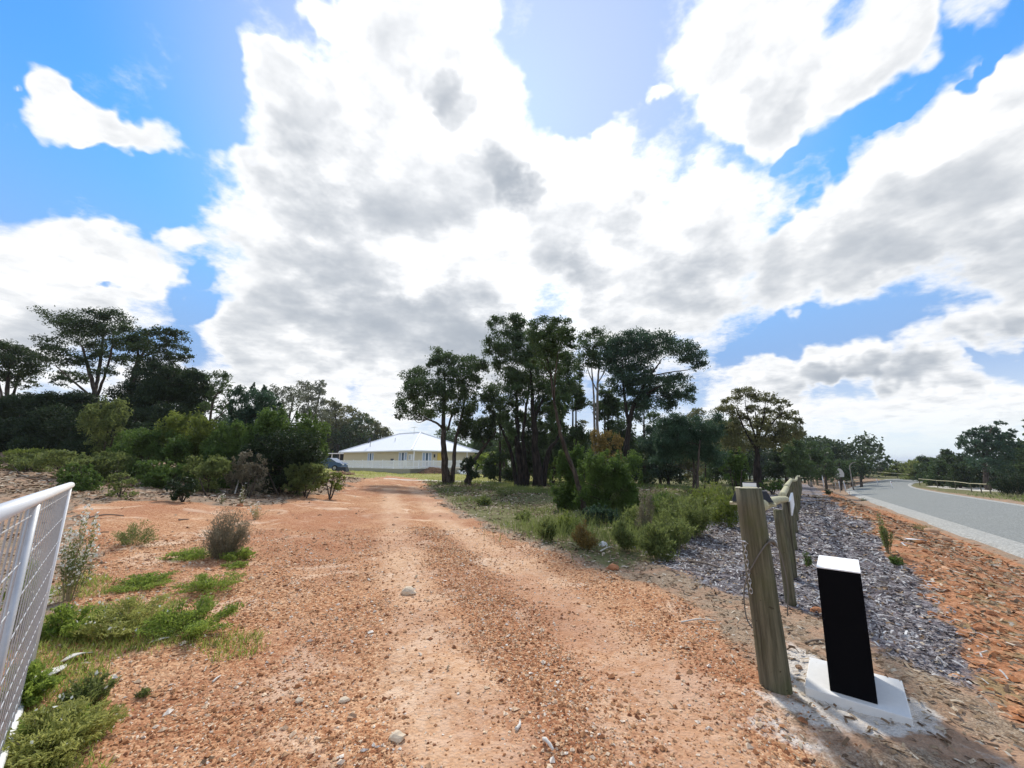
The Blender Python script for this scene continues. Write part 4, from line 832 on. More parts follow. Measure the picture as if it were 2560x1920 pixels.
for (nm, lab, px, py, w_, h_, lf, n, L, w, fl) in [
 ('weed_patch', 'bright green weeds around the left foot of the grey twiggy shrub', 480, 1395, 66, 22, 'weed', 2200, .030, .012, 0),
 ('weed_patch', 'bright green weeds at the right foot of the grey twiggy shrub', 596, 1402, 40, 26, 'weed', 1700, .030, .012, 0),
 ('weed_patch', 'tiny weed tuft just below the grey twiggy shrub', 585, 1420, 34, 12, 'weed', 500, .035, .014, 0),
 ('heath_shrub', 'low spreading olive tuft left of the grey twiggy shrub', 335, 1362, 66, 50, 'heath', 2000, .045, .007, 0),
 ('weed_patch', 'flat green weed mat between the olive tuft and the long weed mat', 355, 1468, 76, 24, 'weed', 2800, .030, .010, 0),
 ('weed_patch', 'flat yellow-green weed mat beside the wheel track', 528, 1476, 74, 32, 'weed', 2600, .032, .009, 0),
 ('weed_patch', 'thick dark green end of the long weed mat', 470, 1590, 105, 66, 'weed', 6400, .028, .010, 0),
 ('weed_patch', 'pale yellow dry middle of the long weed mat', 320, 1590, 110, 70, 'weed_yellow', 5200, .034, .008, 40),
 ('weed_patch', 'bright green leafy weeds by the gate end', 165, 1600, 70, 70, 'weed', 3600, .032, .014, 24),
 ('flowering_weed', 'tall weed with white flowers beside the gate end', 170, 1500, 46, 190, 'heath', 1300, .04, .008, 340),
 ('flowering_weed', 'white flowering weed growing through the gate mesh', 40, 1620, 60, 190, 'weed', 1400, .04, .012, 300),
 ('weed_patch', 'olive weed tuft between the gate and the bottom weeds', 212, 1772, 50, 66, 'heath', 1500, .04, .008, 6),
 ('weed_patch', 'large yellow-green weed clump in the bottom left corner', 130, 1895, 130, 90, 'weed_yellow', 9000, .026, .009, 20),
 ('weed_patch', 'bright green leaves inside the bottom left weed clump', 120, 1850, 80, 60, 'weed', 3600, .030, .016, 16),
 ('weed_patch', 'green weeds under the lower gate rail', 30, 1790, 70, 90, 'weed', 4200, .028, .013, 30),
 ('flowering_weed', 'pair of white flower spikes in front of the left bushes', 602, 1268, 10, 48, 'heath', 160, .05, .010, 46),
 ('flowering_weed', 'small white flowering weed left of the flower spikes', 552, 1262, 10, 24, 'heath', 120, .05, .010, 26),
 ('flowering_weed', 'sparse white flowering weed behind the grey twiggy shrub', 640, 1300, 34, 40, 'heath', 200, .05, .008, 40),
 ('weed_patch', 'little green weed on bare gravel below the long weed mat', 358, 1735, 18, 16, 'heath', 200, .03, .007, 0)]:
    shrub(nm, lab, GW, px, py, w_, h_, lf, n, L, w, spread=1.0 if nm == 'weed_patch' else .75, cat='weed' if 'weed' in nm else 'shrub', flower=fl, stems=34 if nm == 'weed_patch' else 26)

# ---------------------------------------------------------------- built things
def wood_mat(name, a, b, green):
    m, nt, p = base_mat(name, .9, .15); o = objco(nt)
    v = vmath(nt, 'MULTIPLY', o, (1, 1, .06)); n = noise(nt, v, 42, 6, .7, .3); k = noise(nt, o, 3.5, 4, .6)
    c = mixc(nt, mrange(nt, n, .3, .7), a, b); c = mixc(nt, mrange(nt, k, .45, .7, 0, .55), c, green)
    cr = noise(nt, vmath(nt, 'MULTIPLY', o, (1, 1, .03)), 16, 3, .5)
    c = mixc(nt, mrange(nt, cr, .33, .30, 0, .8), c, (.03, .025, .02)); c = mixc(nt, mrange(nt, noise(nt, o, 30, 2), .70, .74, 0, .8), c, (.05, .04, .025))
    setin(nt, p.inputs['Base Color'], c); bump(nt, p, math_(nt, 'ADD', n, cr), .8, .006); return m
M['post_wood'] = wood_mat('weathered_pine', (.078, .072, .046), (.185, .168, .112), (.10, .108, .045))
M['rail_wood'] = wood_mat('pale_pine', (.34, .31, .19), (.60, .56, .38), (.42, .43, .25))
M['end_grain'] = plain('end_grain', (.50, .46, .32), .9, .1, .3, 30)
M['white_pipe'] = plain('white_powder_coat', (.80, .80, .79), .4, .4, .04)
M['galv'] = plain('galvanised_wire', (.50, .51, .52), .4, .5, .2, 30, .3)
M['black'] = plain('black_panel', (.006, .006, .007), .9, .03, .1)
M['glare_and_white'] = plain('white_and_glare', (.88, .88, .87), .95, .05, .02)  # matt white for reflected sky on pillar top and latch; also car headlights
M['concrete'] = plain('pale_concrete', (.74, .73, .70), .9, .1, .08, 25)
M['rope'] = plain('grey_cable', (.16, .145, .125), .8, .2, .2)
M['steel'] = plain('dull_steel', (.42, .42, .41), .45, .5, .15, 30, .6)
M['roof'] = plain('pale_roof_sheet', (.80, .81, .82), .8, .15, .03)
M['roof_cap'] = plain('white_ridge_cap', (.80, .80, .80), .45, .4, .03)
M['wall'] = plain('cream_brick', (.58, .51, .34), .9, .1, .06, 4)
M['white'] = plain('white_paint', (.88, .88, .88), .6, .3, .04)
M['gutter'] = plain('cream_gutter', (.74, .75, .70), .5, .3, .04)
M['glass'] = plain('window_glass', (.10, .14, .18), .08, .6, .1)
M['curtain'] = plain('blue_grey_curtain', (.36, .44, .54), .9, .1, .2, 6)
M['yellow'] = plain('yellow_door', (.70, .50, .10), .6, .3, .05)
M['grey'] = plain('grey_metal', (.40, .40, .38), .6, .4, .1)
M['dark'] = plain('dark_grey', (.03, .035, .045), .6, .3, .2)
M['lime'] = plain('limestone_block', (.44, .40, .31), .95, .1, .15, 5)
M['car'] = plain('blue_car_paint', (.05, .11, .22), .25, .6, .05)
M['tyre'] = plain('tyre_rubber', (.02, .02, .02), .9, .1)
M['red'] = plain('red_reflector', (.5, .04, .03), .4, .5, .05)
M['soil'] = plain('mulched_soil', (.15, .085, .05), .95, .1, .5, 3)
M['stone'] = plain('white_stone', (.72, .71, .68), .9, .1, .1, 8)
M['sign_back'] = plain('grey_sign_back', (.50, .48, .46), .7, .3, .1)
M['bark_strip'] = plain('pale_bark_strip', (.66, .62, .55), .9, .1, .15, 20)
M['stick'] = plain('grey_stick', (.22, .17, .13), .9, .1, .3, 20)
M['rock'] = plain('ochre_rock', (.42, .27, .17), .95, .1, .3, 14)
Zv = np.array([0, 0, 1.])
hz = lambda x, y: float(H(x, y))
def u3(v): return np.array([v[0], v[1], 0.]) / math.hypot(v[0], v[1])

# gate post (strainer) with its log fence
pg = gp(1940, 1722); lean = np.array([-.012, .02, 0])
post = thing('gate_post', pg, 'thick weathered round gate post at the driveway edge', 'post')
P = np.array([pg + Zv * z + lean * z for z in np.linspace(-.2, 1.30, 12)])
o = MB().tube(P, np.linspace(.094, .086, 12), 24, rough=.007).build('post', M['post_wood'], post, True, pg)
mb = MB(); top = P[-1]; mb.tube([top, top + Zv * .004], [.087, .083], 20); mb.build('end_grain', M['end_grain'], post, False, pg)
mb = MB(); ax = u3((.82, -.57)); c0 = top + Zv * .005 - np.array([0, .02, 0])
mb.tube([c0 - ax * .060, c0 - ax * .049 + Zv * .004, c0 - ax * .044 + Zv * .036, c0 + ax * .044 + Zv * .036, c0 + ax * .049 + Zv * .004, c0 + ax * .060], .0045, 6); br = mb.build('latch_bracket', M['dark'], post, False, pg)
mb = MB(); mb.box(c0 + Zv * .019, (.088, .012, .026), ax, np.cross(Zv, ax)); mb.build('latch_plate', M['glare_and_white'], br, False, pg)  # white colour stands in for the sky mirrored in the metal strip
# cable loop and chain hung on the post
def bend(base, pts): return smooth_path([base + np.array(p) for p in pts], 8)
tocam = u3((-pg[0], -pg[1])); rt = np.array([-tocam[1], tocam[0], 0.]); rt = rt if rt[0] > 0 else -rt
def onp(a, z, r=.113):
    r = r - .014           # a point on the post's skin: a = angle right of facing the camera
    return pg + lean * z + Zv * z + (tocam * math.cos(a) + rt * math.sin(a)) * r
cab = thing('cable_loop', onp(.9, .93), 'grey cable tied around the gate post in a hanging loop', 'cable')
pth = smooth_path([onp(1.25, .925, .125), onp(.75, .93, .116), onp(.2, .87, .115), onp(-.35, .78, .116), onp(-.8, .70, .12), onp(-1.15, .60, .135), onp(-1.25, .50, .142), onp(-1.2, .41, .14), onp(-.95, .36, .125)], 6)
MB().tube(pth, .0048, 6).build('loop', M['rope'], cab, True, onp(.9, .93))
pth = smooth_path([onp(1.25, .925, .125), onp(1.45, .88, .15), onp(1.5, .75, .165), onp(1.5, .62, .165), onp(1.45, .52, .15), onp(1.5, .46, .14)], 6)
MB().tube(pth, .004, 6).build('cable_tail', M['rope'], cab, True, onp(.9, .93))
MB().tube(smooth_path([onp(.8, .93, .118), onp(1.0, .945, .126), onp(1.2, .935, .135), onp(1.35, .91, .13)], 5), [.004] + [.013] * 14 + [.004], 7, rough=.2).build('knot', M['rope'], cab, True, onp(.9, .93))
ch = thing('chain', onp(-.7, .93), 'short galvanised chain stapled to the left of the gate post', 'chain')
mb = MB(); mb.tube([onp(-.95, .92, .10), onp(-.95, .93, .125), onp(-.6, .93, .125), onp(-.6, .915, .10)], .004, 6); mb.build('staple', M['galv'], ch, False, onp(-.7, .93))
mb = MB()
for i in range(11):
    c = onp(-.72, .915 - i * .031, .118); t = np.linspace(0, 6.283, 11); sd = (tocam if i % 2 else rt)
    mb.tube([c + Zv * .020 * math.cos(a) + sd * .0085 * math.sin(a) for a in t], .003, 5, cap=False)
mb.build('links', M['galv'], ch, True, onp(-.7, .93))
# black box behind the top of the post, on a pale board
bx0 = np.array([1.955, 3.26]); bz = hz(*bx0); xr = u3((.86, -.5)); yr = np.cross(Zv, xr)
lb = thing('letterbox', (bx0[0], bx0[1], bz), 'black box on a pale board, mostly hidden behind the top of the gate post', 'letterbox'); B0 = np.array([bx0[0], bx0[1], bz])
mb = MB(); mb.box(B0 + Zv * (1.215 - bz), (.29, .13, .085), xr, yr, taper=.74); mb.build('box', M['dark'], lb, False, B0)
mb = MB(); mb.box(B0 + Zv * (1.152 - bz), (.32, .12, .018), xr, yr); mb.build('board', M['rail_wood'], lb, False, B0)
mb = MB(); mb.box(B0 + Zv * .57, (.07, .07, 1.14), xr, yr); mb.build('stand', M['post_wood'], lb, False, B0)

def log_fence(name, label, posts, rails, hgt, rp, rr, group=None, broken=None):
    o0 = np.array([posts[0][0], posts[0][1], hz(*posts[0])]); f = thing(name, o0, label, 'fence', group)
    tops = []
    for (x, y) in posts:
        z = hz(x, y); j = rng.normal(0, .02, 2); hh = hgt * rng.uniform(.97, 1.03)
        MB().tube(smooth_path([(x, y, z - .15), (x + j[0] * .5, y + j[1] * .5, z + hh * .5), (x + j[0], y + j[1], z + hh)], 3), np.linspace(rp, rp * .92, 7), 12, rough=.02).build('post', M['post_wood'], f, True, o0)
        tops.append(np.array([x + j[0], y + j[1], z + hh + rr * .75]))
    for (a, b) in rails:
        A = tops[a] if isinstance(a, int) else np.array(a); B = tops[b] if isinstance(b, int) else np.array(b); d = unit(B - A)
        MB().tube(smooth_path([A - d * .05, (A + B) / 2 + rng.normal(0, .012, 3), B + d * .08], 4), np.linspace(rr, rr * .93, 9), 12, rough=.015).build('rail', M['rail_wood'], f, True, o0)
    return f
FDIR = np.array([.589, .808])
def fl(s): return tuple(np.array(pg[:2]) + FDIR * s)
offs = [1.95, 3.12, 5.15, 7.2, 9.3, 11.4, 13.6, 15.8, 18.0, 20.2, 22.4, 24.6, 27, 29.4, 32, 34.6, 37.2, 40]
A0 = pg + Zv * 1.165 + np.array([.085, .07, 0])
fp = [(3.01, 4.53), (3.76, 5.56)] + [(4.92 + .594 * s, 7.14 + .8045 * s) for s in (0, 2.1, 4.2, 6.3, 8.5, 10.7, 12.9, 15.1, 17.3, 19.6, 22, 24.4, 27, 29.6, 32.2, 34.8)]
rails = [(tuple(A0), 1)] + [(i, i + 2) for i in range(2, len(fp) - 2, 2)] + [(len(fp) - 2, len(fp) - 1)]
log_fence('log_fence', 'long pine log fence running downhill from the gate post beside the mulch', fp, rails, 1.0, .052, .044)
# rail on the fence posts, with an added white board for its lit face
q1 = np.array([3.80, 5.62, hz(3.8, 5.62) + 1.05]); r_ = np.array([4.94, 7.16, hz(4.94, 7.16) + 1.04])
sl = MB().tube(smooth_path([q1 + (q1 - r_) * .0, (q1 + r_) / 2, r_], 4), .045, 12, rough=.015).build('fence_rail', M['rail_wood'], None, True, q1)
tag(sl, 'pale round rail bridging the second and third fence posts', 'rail')
bd = MB(); dv = unit(r_ - q1); sd = unit(np.cross(dv, Zv)); c = (q1 + r_) / 2
bd.box(c - Zv * .17 + sd * .075, (np.linalg.norm(r_ - q1) * .9, .03, .20), dv, sd, unit(np.cross(dv, sd)) * -1)
tag(bd.build('lit_rail_face', M['white'], None, False, c), 'added white board as lit rail face between the second and third fence posts', 'board')

# fences in the distance
for (lab, px0, px1, Y0, Y1, n) in [('far log fence across the end of the mulch, behind the near fence', 1946, 2040, 50, 56, 5), ('far log fence with curved end left of the grey sign', 2020, 2042, 47, 58, 3), ('far log fence in front of the roadside gums and the sign', 2062, 2150, 60, 64, 6)]:
    a = at(px0, 1192, Y0); b = at(px1, 1191, Y1); ps = [tuple(a[:2] + (b[:2] - a[:2]) * t) for t in np.linspace(0, 1, n)]
    log_fence('log_fence', lab, ps, [(i, i + 1) for i in range(n - 1)], .98, .06, .065, 'far log fences')
pts = [gp(px, py)[:2] for px, py in ((2300, 1214), (2345, 1219), (2390, 1225), (2430, 1230), (2455, 1233), (2478, 1236))]
log_fence('log_fence', 'log fence on the far side of the road below the dark trees', [tuple(p) for p in pts], [(i, i + 1) for i in range(5)], .86, .045, .04, 'far log fences')
pts = [at(px, 1200, Y)[:2] for px, Y in ((2160, 92), (2185, 90), (2215, 86), (2245, 80), (2275, 74))]
log_fence('log_fence', 'distant pale rail fence at the bend of the road', [tuple(p) for p in pts], [(i, i + 1) for i in range(4)], .9, .06, .055, 'far log fences')

# steel mesh gate at the left
ge = np.array([-2.965, 2.665]); gd = np.array([.716, -.698]); gl = 2.75; zb, zt = .13, 1.335
G0 = np.array([*(ge + gd * gl), hz(*(ge + gd * gl))])
gate = thing('field_gate', G0, 'open white pipe gate with wire mesh at the left edge', 'gate')
g3 = lambda u, z: np.array([*(ge + gd * u), z + .018 * u])
MB().tube([g3(-.025, zt), g3(gl, zt)], .0205, 12).build('top_rail', M['white_pipe'], gate, True, G0)
MB().tube([g3(0, zb), g3(gl, zb)], .021, 10).build('bottom_rail', M['white_pipe'], gate, True, G0)
MB().tube([g3(0, zb), g3(0, zt - .02)], .012, 10).build('end_stile', M['white_pipe'], gate, True, G0)
for u in (1.82,): MB().tube([g3(u, zb), g3(u, zt - .02)], .016, 10).build('stile', M['galv'], gate, True, G0)
MB().tube([g3(gl - .01, zb), g3(gl - .01, zt)], .021, 10).build('hinge_stile', M['white_pipe'], gate, True, G0)
mb = MB()
for u in np.arange(.10, gl - .03, .10): mb.tube([g3(u, zb), g3(u, zt)], .0024, 5, cap=False)
for z in np.arange(zb + .1, zt - .05, .15): mb.tube([g3(0, z), g3(gl, z)], .0022, 5, cap=False)
mb.build('wire_mesh', M['galv'], gate, False, G0)

# slab and black pillar
ang = np.array([.384, -.322]); sx = u3(ang); sy = np.cross(Zv, sx)
fl0 = np.array([1.926, 2.872]); sc_ = np.array([*fl0, 0]) + sx * .25 + sy * .26; sz = hz(sc_[0], sc_[1])
def beveled(mb_obj, w):
    b = mb_obj.modifiers.new('bevel', 'BEVEL'); b.width = w; b.segments = 2; return mb_obj
sl = MB().box((sc_[0], sc_[1], sz + .0), (.50, .52, .09), sx, sy).build('concrete_slab', M['concrete'], None, False, (sc_[0], sc_[1], sz))
tag(beveled(sl, .006), 'square white concrete slab on pale sand beside the gate post', 'slab')
pfl = np.array([2.057, 2.826, 0]); pc = pfl + sx * .1135 + sy * .215; pz = sz + .045
pil = thing('pillar', (pc[0], pc[1], pz), 'black rectangular pillar with white painted sky reflection on top standing on the concrete slab', 'pillar'); P0 = np.array([pc[0], pc[1], pz])
hp = .775 - pz
mb = MB(); v = []
for k, (sh, z) in enumerate(((0, 0), (.035, hp))):
    for (i, j) in ((-1, -1), (1, -1), (1, 1), (-1, 1)): v.append(P0 + sx * (.1135 * i) + sy * (.215 * j) + np.array([sh, .012 * k, z]))
mb.add(v, np.array([(3, 2, 1, 0), (4, 5, 6, 7), (0, 1, 5, 4), (1, 2, 6, 5), (2, 3, 7, 6), (3, 0, 4, 7)])); beveled(mb.build('body', M['black'], pil, False, P0), .004)
mb = MB(); mb.box(P0 + np.array([.035, .012, hp + .0045]), (.228, .43, .007), sx, sy); mb.build('top_sky_glare', M['glare_and_white'], pil, False, P0)  # bright sky reflection on the pillar top, put in as white colour

# guide posts along the road
for i, (px, py, h, lab) in enumerate([(2083, 1214, .95, 'left one of the pair of white guide posts before the bend'), (2090, 1217, .8, 'shorter right one of the pair of white guide posts before the bend'), (2100, 1208, 1.0, 'farthest white guide post on the left of the road'), (2115, 1227, 1.0, 'nearest white guide post on the left shoulder'), (2196, 1214, 1.0, 'white guide post on the outside of the bend'), (2232, 1222, 1.0, 'white guide post nearest on the far side of the road'), (2124, 1236, .35, 'short broken white guide post on the left shoulder')]):
    g = gp(px, py); t = thing('guide_post', g, lab, 'guide post', 'white guide posts along the road')
    ln_ = np.array([-.10, 0, 0]) if px > 2190 else np.array([-.04, 0, 0])
    p0 = MB(); p0.tube([g - Zv * .1, g + Zv * h + ln_], [.05, .045], 8); pp = p0.build('post', M['white'], t, True, g)
    rb = MB(); rb.box(g + Zv * h * .82 + ln_ * .82 - np.array([0, .052, 0]), (.05, .012, .12)); rb.build('reflector', M['red'], t, False, g)
g = np.array([*at(2057, 1199, 52)[:2], 0]); g[2] = hz(g[0], g[1]); tl = thing('marker_post', g, 'slim white marker post by the far log fence', 'post')
MB().tube([g, g + Zv * 1.5], .05, 8).build('post', M['white'], tl, True, g); MB().tube([g + Zv * 1.5, g + Zv * 1.75 + np.array([.03, 0, 0])], .045, 8).build('cap', M['galv'], tl, True, g)
# grey sign seen from behind
Yg = 56; a = at(2100, 1190, Yg); g = np.array([a[0], a[1], hz(a[0], a[1])]); k = ppm(2100, 1190, Yg)
sg = thing('road_sign', g, 'grey back of a road sign with rounded top left of the road', 'sign')
for s_ in (-.32, .42): MB().tube([g + np.array([s_, 0, -.1]), g + np.array([s_ * .9, 0, 1.55])], .045, 8).build('leg', M['galv'], sg, True, g)
zc_ = at(2100, 1185, Yg)[2]
mb = MB(); out_ = [(-.62, -.55), (.55, -.45), (.62, .1), (.42, .62), (.22, .86), (-.05, .90), (-.22, .66), (-.50, .30)]
v = [np.array([a[0] + x, a[1] + dy, zc_ + z * .85]) for dy in (-.03, .03) for x, z in out_]; n_ = len(out_)
mb.add(v, [list(range(n_)), list(range(2 * n_ - 1, n_ - 1, -1))] + [[(i + 1) % n_, i, i + n_, (i + 1) % n_ + n_] for i in range(n_)]); mb.build('panel', M['sign_back'], sg, False, g)

# ---------------------------------------------------------------- the white house
C0 = np.array([-13.9, 54, 0.]); LV = np.array([-15.3, 12, 0.]); RV = np.array([8.5, 10.84, 0.]); lu, ru = unit(LV), unit(RV); LL, RL = np.linalg.norm(LV), np.linalg.norm(RV)
ez, fz, rz = 2.88, .45, 5.95; ov = .55
hs = np.array([C0[0], C0[1], fz]); house = thing('house', hs, 'cream brick house with a big pale hipped metal roof behind the white picket fence', 'house')
W0 = C0 + lu * ov + ru * ov; wl, wr = LL - 2 * ov, RL - 2 * ov
mb = MB(); mb.box(W0 + lu * wl / 2 + ru * wr / 2 + Zv * ((fz + ez) / 2 - .05), (wl, wr, ez - fz), lu, ru); mb.build('wall', M['wall'], house, False, hs)
e = [C0 + Zv * ez, C0 + RV + Zv * ez, C0 + RV + LV + Zv * ez, C0 + LV + Zv * ez]; ra = C0 + RV / 2 + lu * RL / 2 + Zv * rz; rb_ = C0 + RV / 2 + lu * (LL - RL / 2) + Zv * rz
low = [p - Zv * .12 for p in e]
roof = MB().add(e + [ra, rb_] + low, [[0, 1, 4], [1, 2, 5, 4], [2, 3, 5], [3, 0, 4, 5], [9, 8, 7, 6], [0, 6, 7, 1], [1, 7, 8, 2], [2, 8, 9, 3], [3, 9, 6, 0]]).build('roof', M['roof'], house, False, hs)
mb = MB()
for p, q in ((e[0], ra), (e[1], ra), (ra, rb_), (rb_, e[2]), (rb_, e[3])): mb.tube([p + Zv * .03, q + Zv * .03], .11, 6)
mb.build('ridge_cap', M['roof_cap'], roof, False, hs)
mb = MB(); cc = low + [low[0]]
for p, q in zip(cc[:-1], cc[1:]):
    d = unit(q - p); nn = np.cross(d, Zv); mb.box((p + q) / 2 + Zv * .04 + nn * .065, (np.linalg.norm(q - p) + .1, .12, .17), d, nn)
mb.build('gutter', M['gutter'], roof, False, hs)
def wallu(px, face):
    r = ray(px, 1140)[:2]; d, o = ((lu, W0) if face == 'l' else (ru, W0))
    A = np.array([[r[0], -d[0]], [r[1], -d[1]]]); return np.linalg.solve(A, o[:2])[1]
def on_wall(name, face, px0, px1, z0, z1, mat, dep=.06, parent=house, out=0.0):
    d = lu if face == 'l' else ru; nn = -ru if face == 'l' else -lu
    a, b = sorted((wallu(px0, face), wallu(px1, face))); mb = MB()
    mb.box(W0 + d * (a + b) / 2 + Zv * (z0 + z1) / 2 + nn * (dep / 2 + out), (b - a, dep, z1 - z0), d, nn); return mb.build(name, mat, parent, False, hs)
def window(face, px0, px1, z0, z1):
    w = on_wall('window', face, px0, px1, z0, z1, M['white'], .06)
    n = 3; xs = np.linspace(px0, px1, n + 1); g_ = (px1 - px0) * .045
    for i in range(n): on_wall('pane' if i == 1 else 'curtain', face, xs[i] + g_, xs[i + 1] - g_, z0 + .08, z1 - .08, M['glass'] if i == 1 else M['curtain'], .03, w, .045)
s_ = 420 / 2212; hx = lambda x: 820 + x * s_
window('l', hx(526), hx(605), .55, 2.62); window('l', hx(935), hx(1045), .55, 2.62); window('r', hx(1238), hx(1360), .6, 2.6)
on_wall('meter_box', 'l', hx(838), hx(868), 1.0, 1.7, M['dark'], .15)
ac = on_wall('air_conditioner', 'l', hx(1082), hx(1124), 1.5, 2.3, M['gutter'], .3); on_wall('fan_grille', 'l', hx(1090), hx(1110), 1.6, 2.2, M['grey'], .02, ac, .3)
on_wall('water_heater', 'l', hx(640), hx(695), .6, 1.35, M['grey'], .4)
on_wall('door', 'r', hx(1440), hx(1500), .5, 2.55, M['yellow'], .06); on_wall('wall_lamp', 'r', hx(1392), hx(1404), 1.9, 2.35, M['dark'], .15)
on_wall('downpipe', 'l', hx(1131), hx(1139), .5, 2.8, M['white'], .09); on_wall('downpipe', 'r', hx(1822), hx(1833), .5, 2.8, M['white'], .09)
# dish and antenna stand on the roof's left slope
def roofpt(u, v): return C0 + lu * u + ru * v + Zv * (ez + (rz - ez) * v / (RL / 2))
b_ = roofpt(13.0, 1.7); dish = MB(); t = np.linspace(0, 6.283, 13)[:-1]
dish.tube([b_, b_ + Zv * .8], .04, 6); c = b_ + Zv * 1.0 - ru * .1; nrm = unit(-ru * .5 + lu * .8 + Zv * .3); a1 = unit(np.cross(nrm, Zv)); a2 = np.cross(nrm, a1)
for k_, (rr_, dd_) in enumerate(((.55, .15), (.3, .04))): pass
ring = [c + a1 * .48 * math.cos(x) + a2 * .48 * math.sin(x) + nrm * .12 for x in t] + [c + a1 * .25 * math.cos(x) + a2 * .25 * math.sin(x) + nrm * .03 for x in t] + [c]
dish.add(ring, [[i, (i + 1) % 12, 12 + (i + 1) % 12, 12 + i] for i in range(12)] + [[12 + i, 12 + (i + 1) % 12, 24] for i in range(12)]); dish.tube([c, c + nrm * .5], .02, 5); dish.build('satellite_dish', M['dark'], house, False, hs)
b_ = roofpt(7.4, 6.0); mb = MB(); mb.tube([b_, b_ + Zv * 1.3], .025, 5); mb.tube([b_ + Zv * 1.25 - lu * .6, b_ + Zv * 1.25 + lu * .6], .018, 5)
for q in np.linspace(-.55, .55, 6): mb.tube([b_ + Zv * 1.25 + lu * q - ru * .3, b_ + Zv * 1.25 + lu * q + ru * .3], .012, 4)
mb.build('antenna', M['grey'], house, False, hs)
mb = MB(); b_ = roofpt(9.0, 3.6); mb.tube([b_, b_ + Zv * .55], .07, 8); mb.build('vent_pipe', M['roof_cap'], house, False, hs)

# retaining wall, picket fence
F0 = np.array([-13.35, 48.6, 0.]); tz = .48
rl = 25.5; rrl = 15.5
wo = np.array([F0[0], F0[1], -.3]); rw = thing('retaining_wall', wo, 'low cream limestone block wall under the white picket fence', 'wall')
for d, n_, ln_ in ((lu, -ru, rl), (ru, -lu, 8.0)):
    mb = MB(); mb.box(F0 + d * ln_ / 2 + Zv * (tz / 2 - .3) - n_ * .15, (ln_ + (.0 if d is lu else -.3), .3, tz + .6 - .06), d, n_); mb.build('wall', M['lime'], rw, False, wo)
    mb = MB(); mb.box(F0 + d * ln_ / 2 + Zv * (tz - .03) - n_ * .14, (ln_ + .02, .34, .06), d, n_); mb.build('capping', M['gutter'], rw, False, wo)
tag(MB().box(F0 + lu * 13 + ru * 9 + Zv * (.0 + tz - .66), (26, 16, 1.2), lu, ru).build('terrace', M['lime'], None), 'levelled pale pad the house stands on', kind='structure')
fo = np.array([F0[0], F0[1], tz]); pf = thing('picket_fence', fo, 'long white picket fence on the low limestone wall before the house', 'fence')
for d, n_, ln_ in ((lu, -ru, rl), (ru, -lu, rrl)):
    F1 = F0 - n_ * .15
    for q in np.arange(0, ln_ + .1, 2.4):
        if q == 0 and d is ru: continue
        MB().box(F1 + d * q + Zv * (tz + .53), (.1, .1, 1.06), d, n_).build('post', M['white'], pf, False, fo)
    for z in (.2, .85): MB().box(F1 + d * (ln_ / 2 + .06) + Zv * (tz + z) + n_ * .0, (ln_ - .1, .04, .09), d, n_).build('rail', M['white'], pf, False, fo)
    mb = MB()
    for q in np.arange(.12, ln_, .125): mb.box(F1 + d * q + Zv * (tz + .52) + n_ * .032, (.078, .02, .94), d, n_)
    mb.build('pickets', M['white'], pf, False, fo)
# mound of soil with stakes, steps
ctr = F0 + ru * 3.6 - lu * 1.0; mo = np.array([ctr[0], ctr[1], hz(ctr[0], ctr[1])])
md = thing('soil_mound', mo, 'dark brown mulched soil ramp against the limestone wall left of the two-stemmed gum', 'mound'); n1, n2 = 26, 14
u_, v_ = np.meshgrid(np.linspace(0, 1, n1), np.linspace(0, 1, n2), indexing='ij')
hgt = sst(0, .55, u_) * (1 - .35 * sst(.7, 1, u_)) * sst(0, .75, v_) * .85
PX = F0[0] + ru[0] * (1.2 + 5.6 * u_) - lu[0] * (1.6 * (1 - v_)); PY = F0[1] + ru[1] * (1.2 + 5.6 * u_) - lu[1] * (1.6 * (1 - v_))
PZ = H(PX, PY) - .05 + hgt + rng.normal(0, .03, u_.shape); i = np.arange(n1 - 1)[:, None] * n2; j = np.arange(n2 - 1)[None]
MB().add(np.stack([PX, PY, PZ], -1).reshape(-1, 3), np.stack([i + j, i + n2 + j, i + n2 + j + 1, i + j + 1], -1).reshape(-1, 4)).build('soil', M['soil'], md, False, mo)
for q in (.7, 2.4, 4.2, 5.9):
    a = F0 + ru * (1.0 + q) - lu * 1.75; z = hz(a[0], a[1]); MB().tube([(a[0], a[1], z - .1), (a[0], a[1], z + .4)], .05, 6).build('stake', M['post_wood'], md, False, mo)
st = F0 + ru * 9.3 - lu * .6; so = np.array([st[0], st[1], hz(st[0], st[1])]); sp = thing('garden_steps', so, 'short white garden steps behind the stems of the two-stemmed gum', 'steps')
for q in range(3): MB().box(st - lu * (.0 + .32 * (2 - q)) + Zv * (so[2] + .1 + .18 * q), (.34, 1.3, .16 ), lu, ru).build('step', M['white'], sp, False, so)
# carport, car, tub, rubble at the left end of the house
a = at(858, 1150, 68); z = hz(a[0], a[1]); so = np.array([a[0], a[1], z]); cp_ = thing('carport', so, 'flat roofed white carport at the left end of the house', 'carport')
for dx in (-2.0, 1.0):
    for dy in (0, 3): MB().box(so + np.array([dx, dy, 1.15]), (.12, .12, 2.5)).build('post', M['white'], cp_, False, so)
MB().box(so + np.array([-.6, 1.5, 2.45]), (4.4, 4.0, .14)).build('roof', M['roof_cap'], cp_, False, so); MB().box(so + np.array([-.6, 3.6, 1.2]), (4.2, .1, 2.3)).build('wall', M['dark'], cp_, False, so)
a = at(818, 1165, 46); z = hz(a[0], a[1]); so = np.array([a[0], a[1], z]); car = thing('parked_car', so, 'blue car half hidden behind the left bushes near the house', 'car')
prof = [(-2.1, .35), (-2.1, .75), (-1.75, .9), (-1.1, .98), (-.5, 1.42), (.7, 1.46), (1.45, 1.0), (2.05, .85), (2.1, .35)]
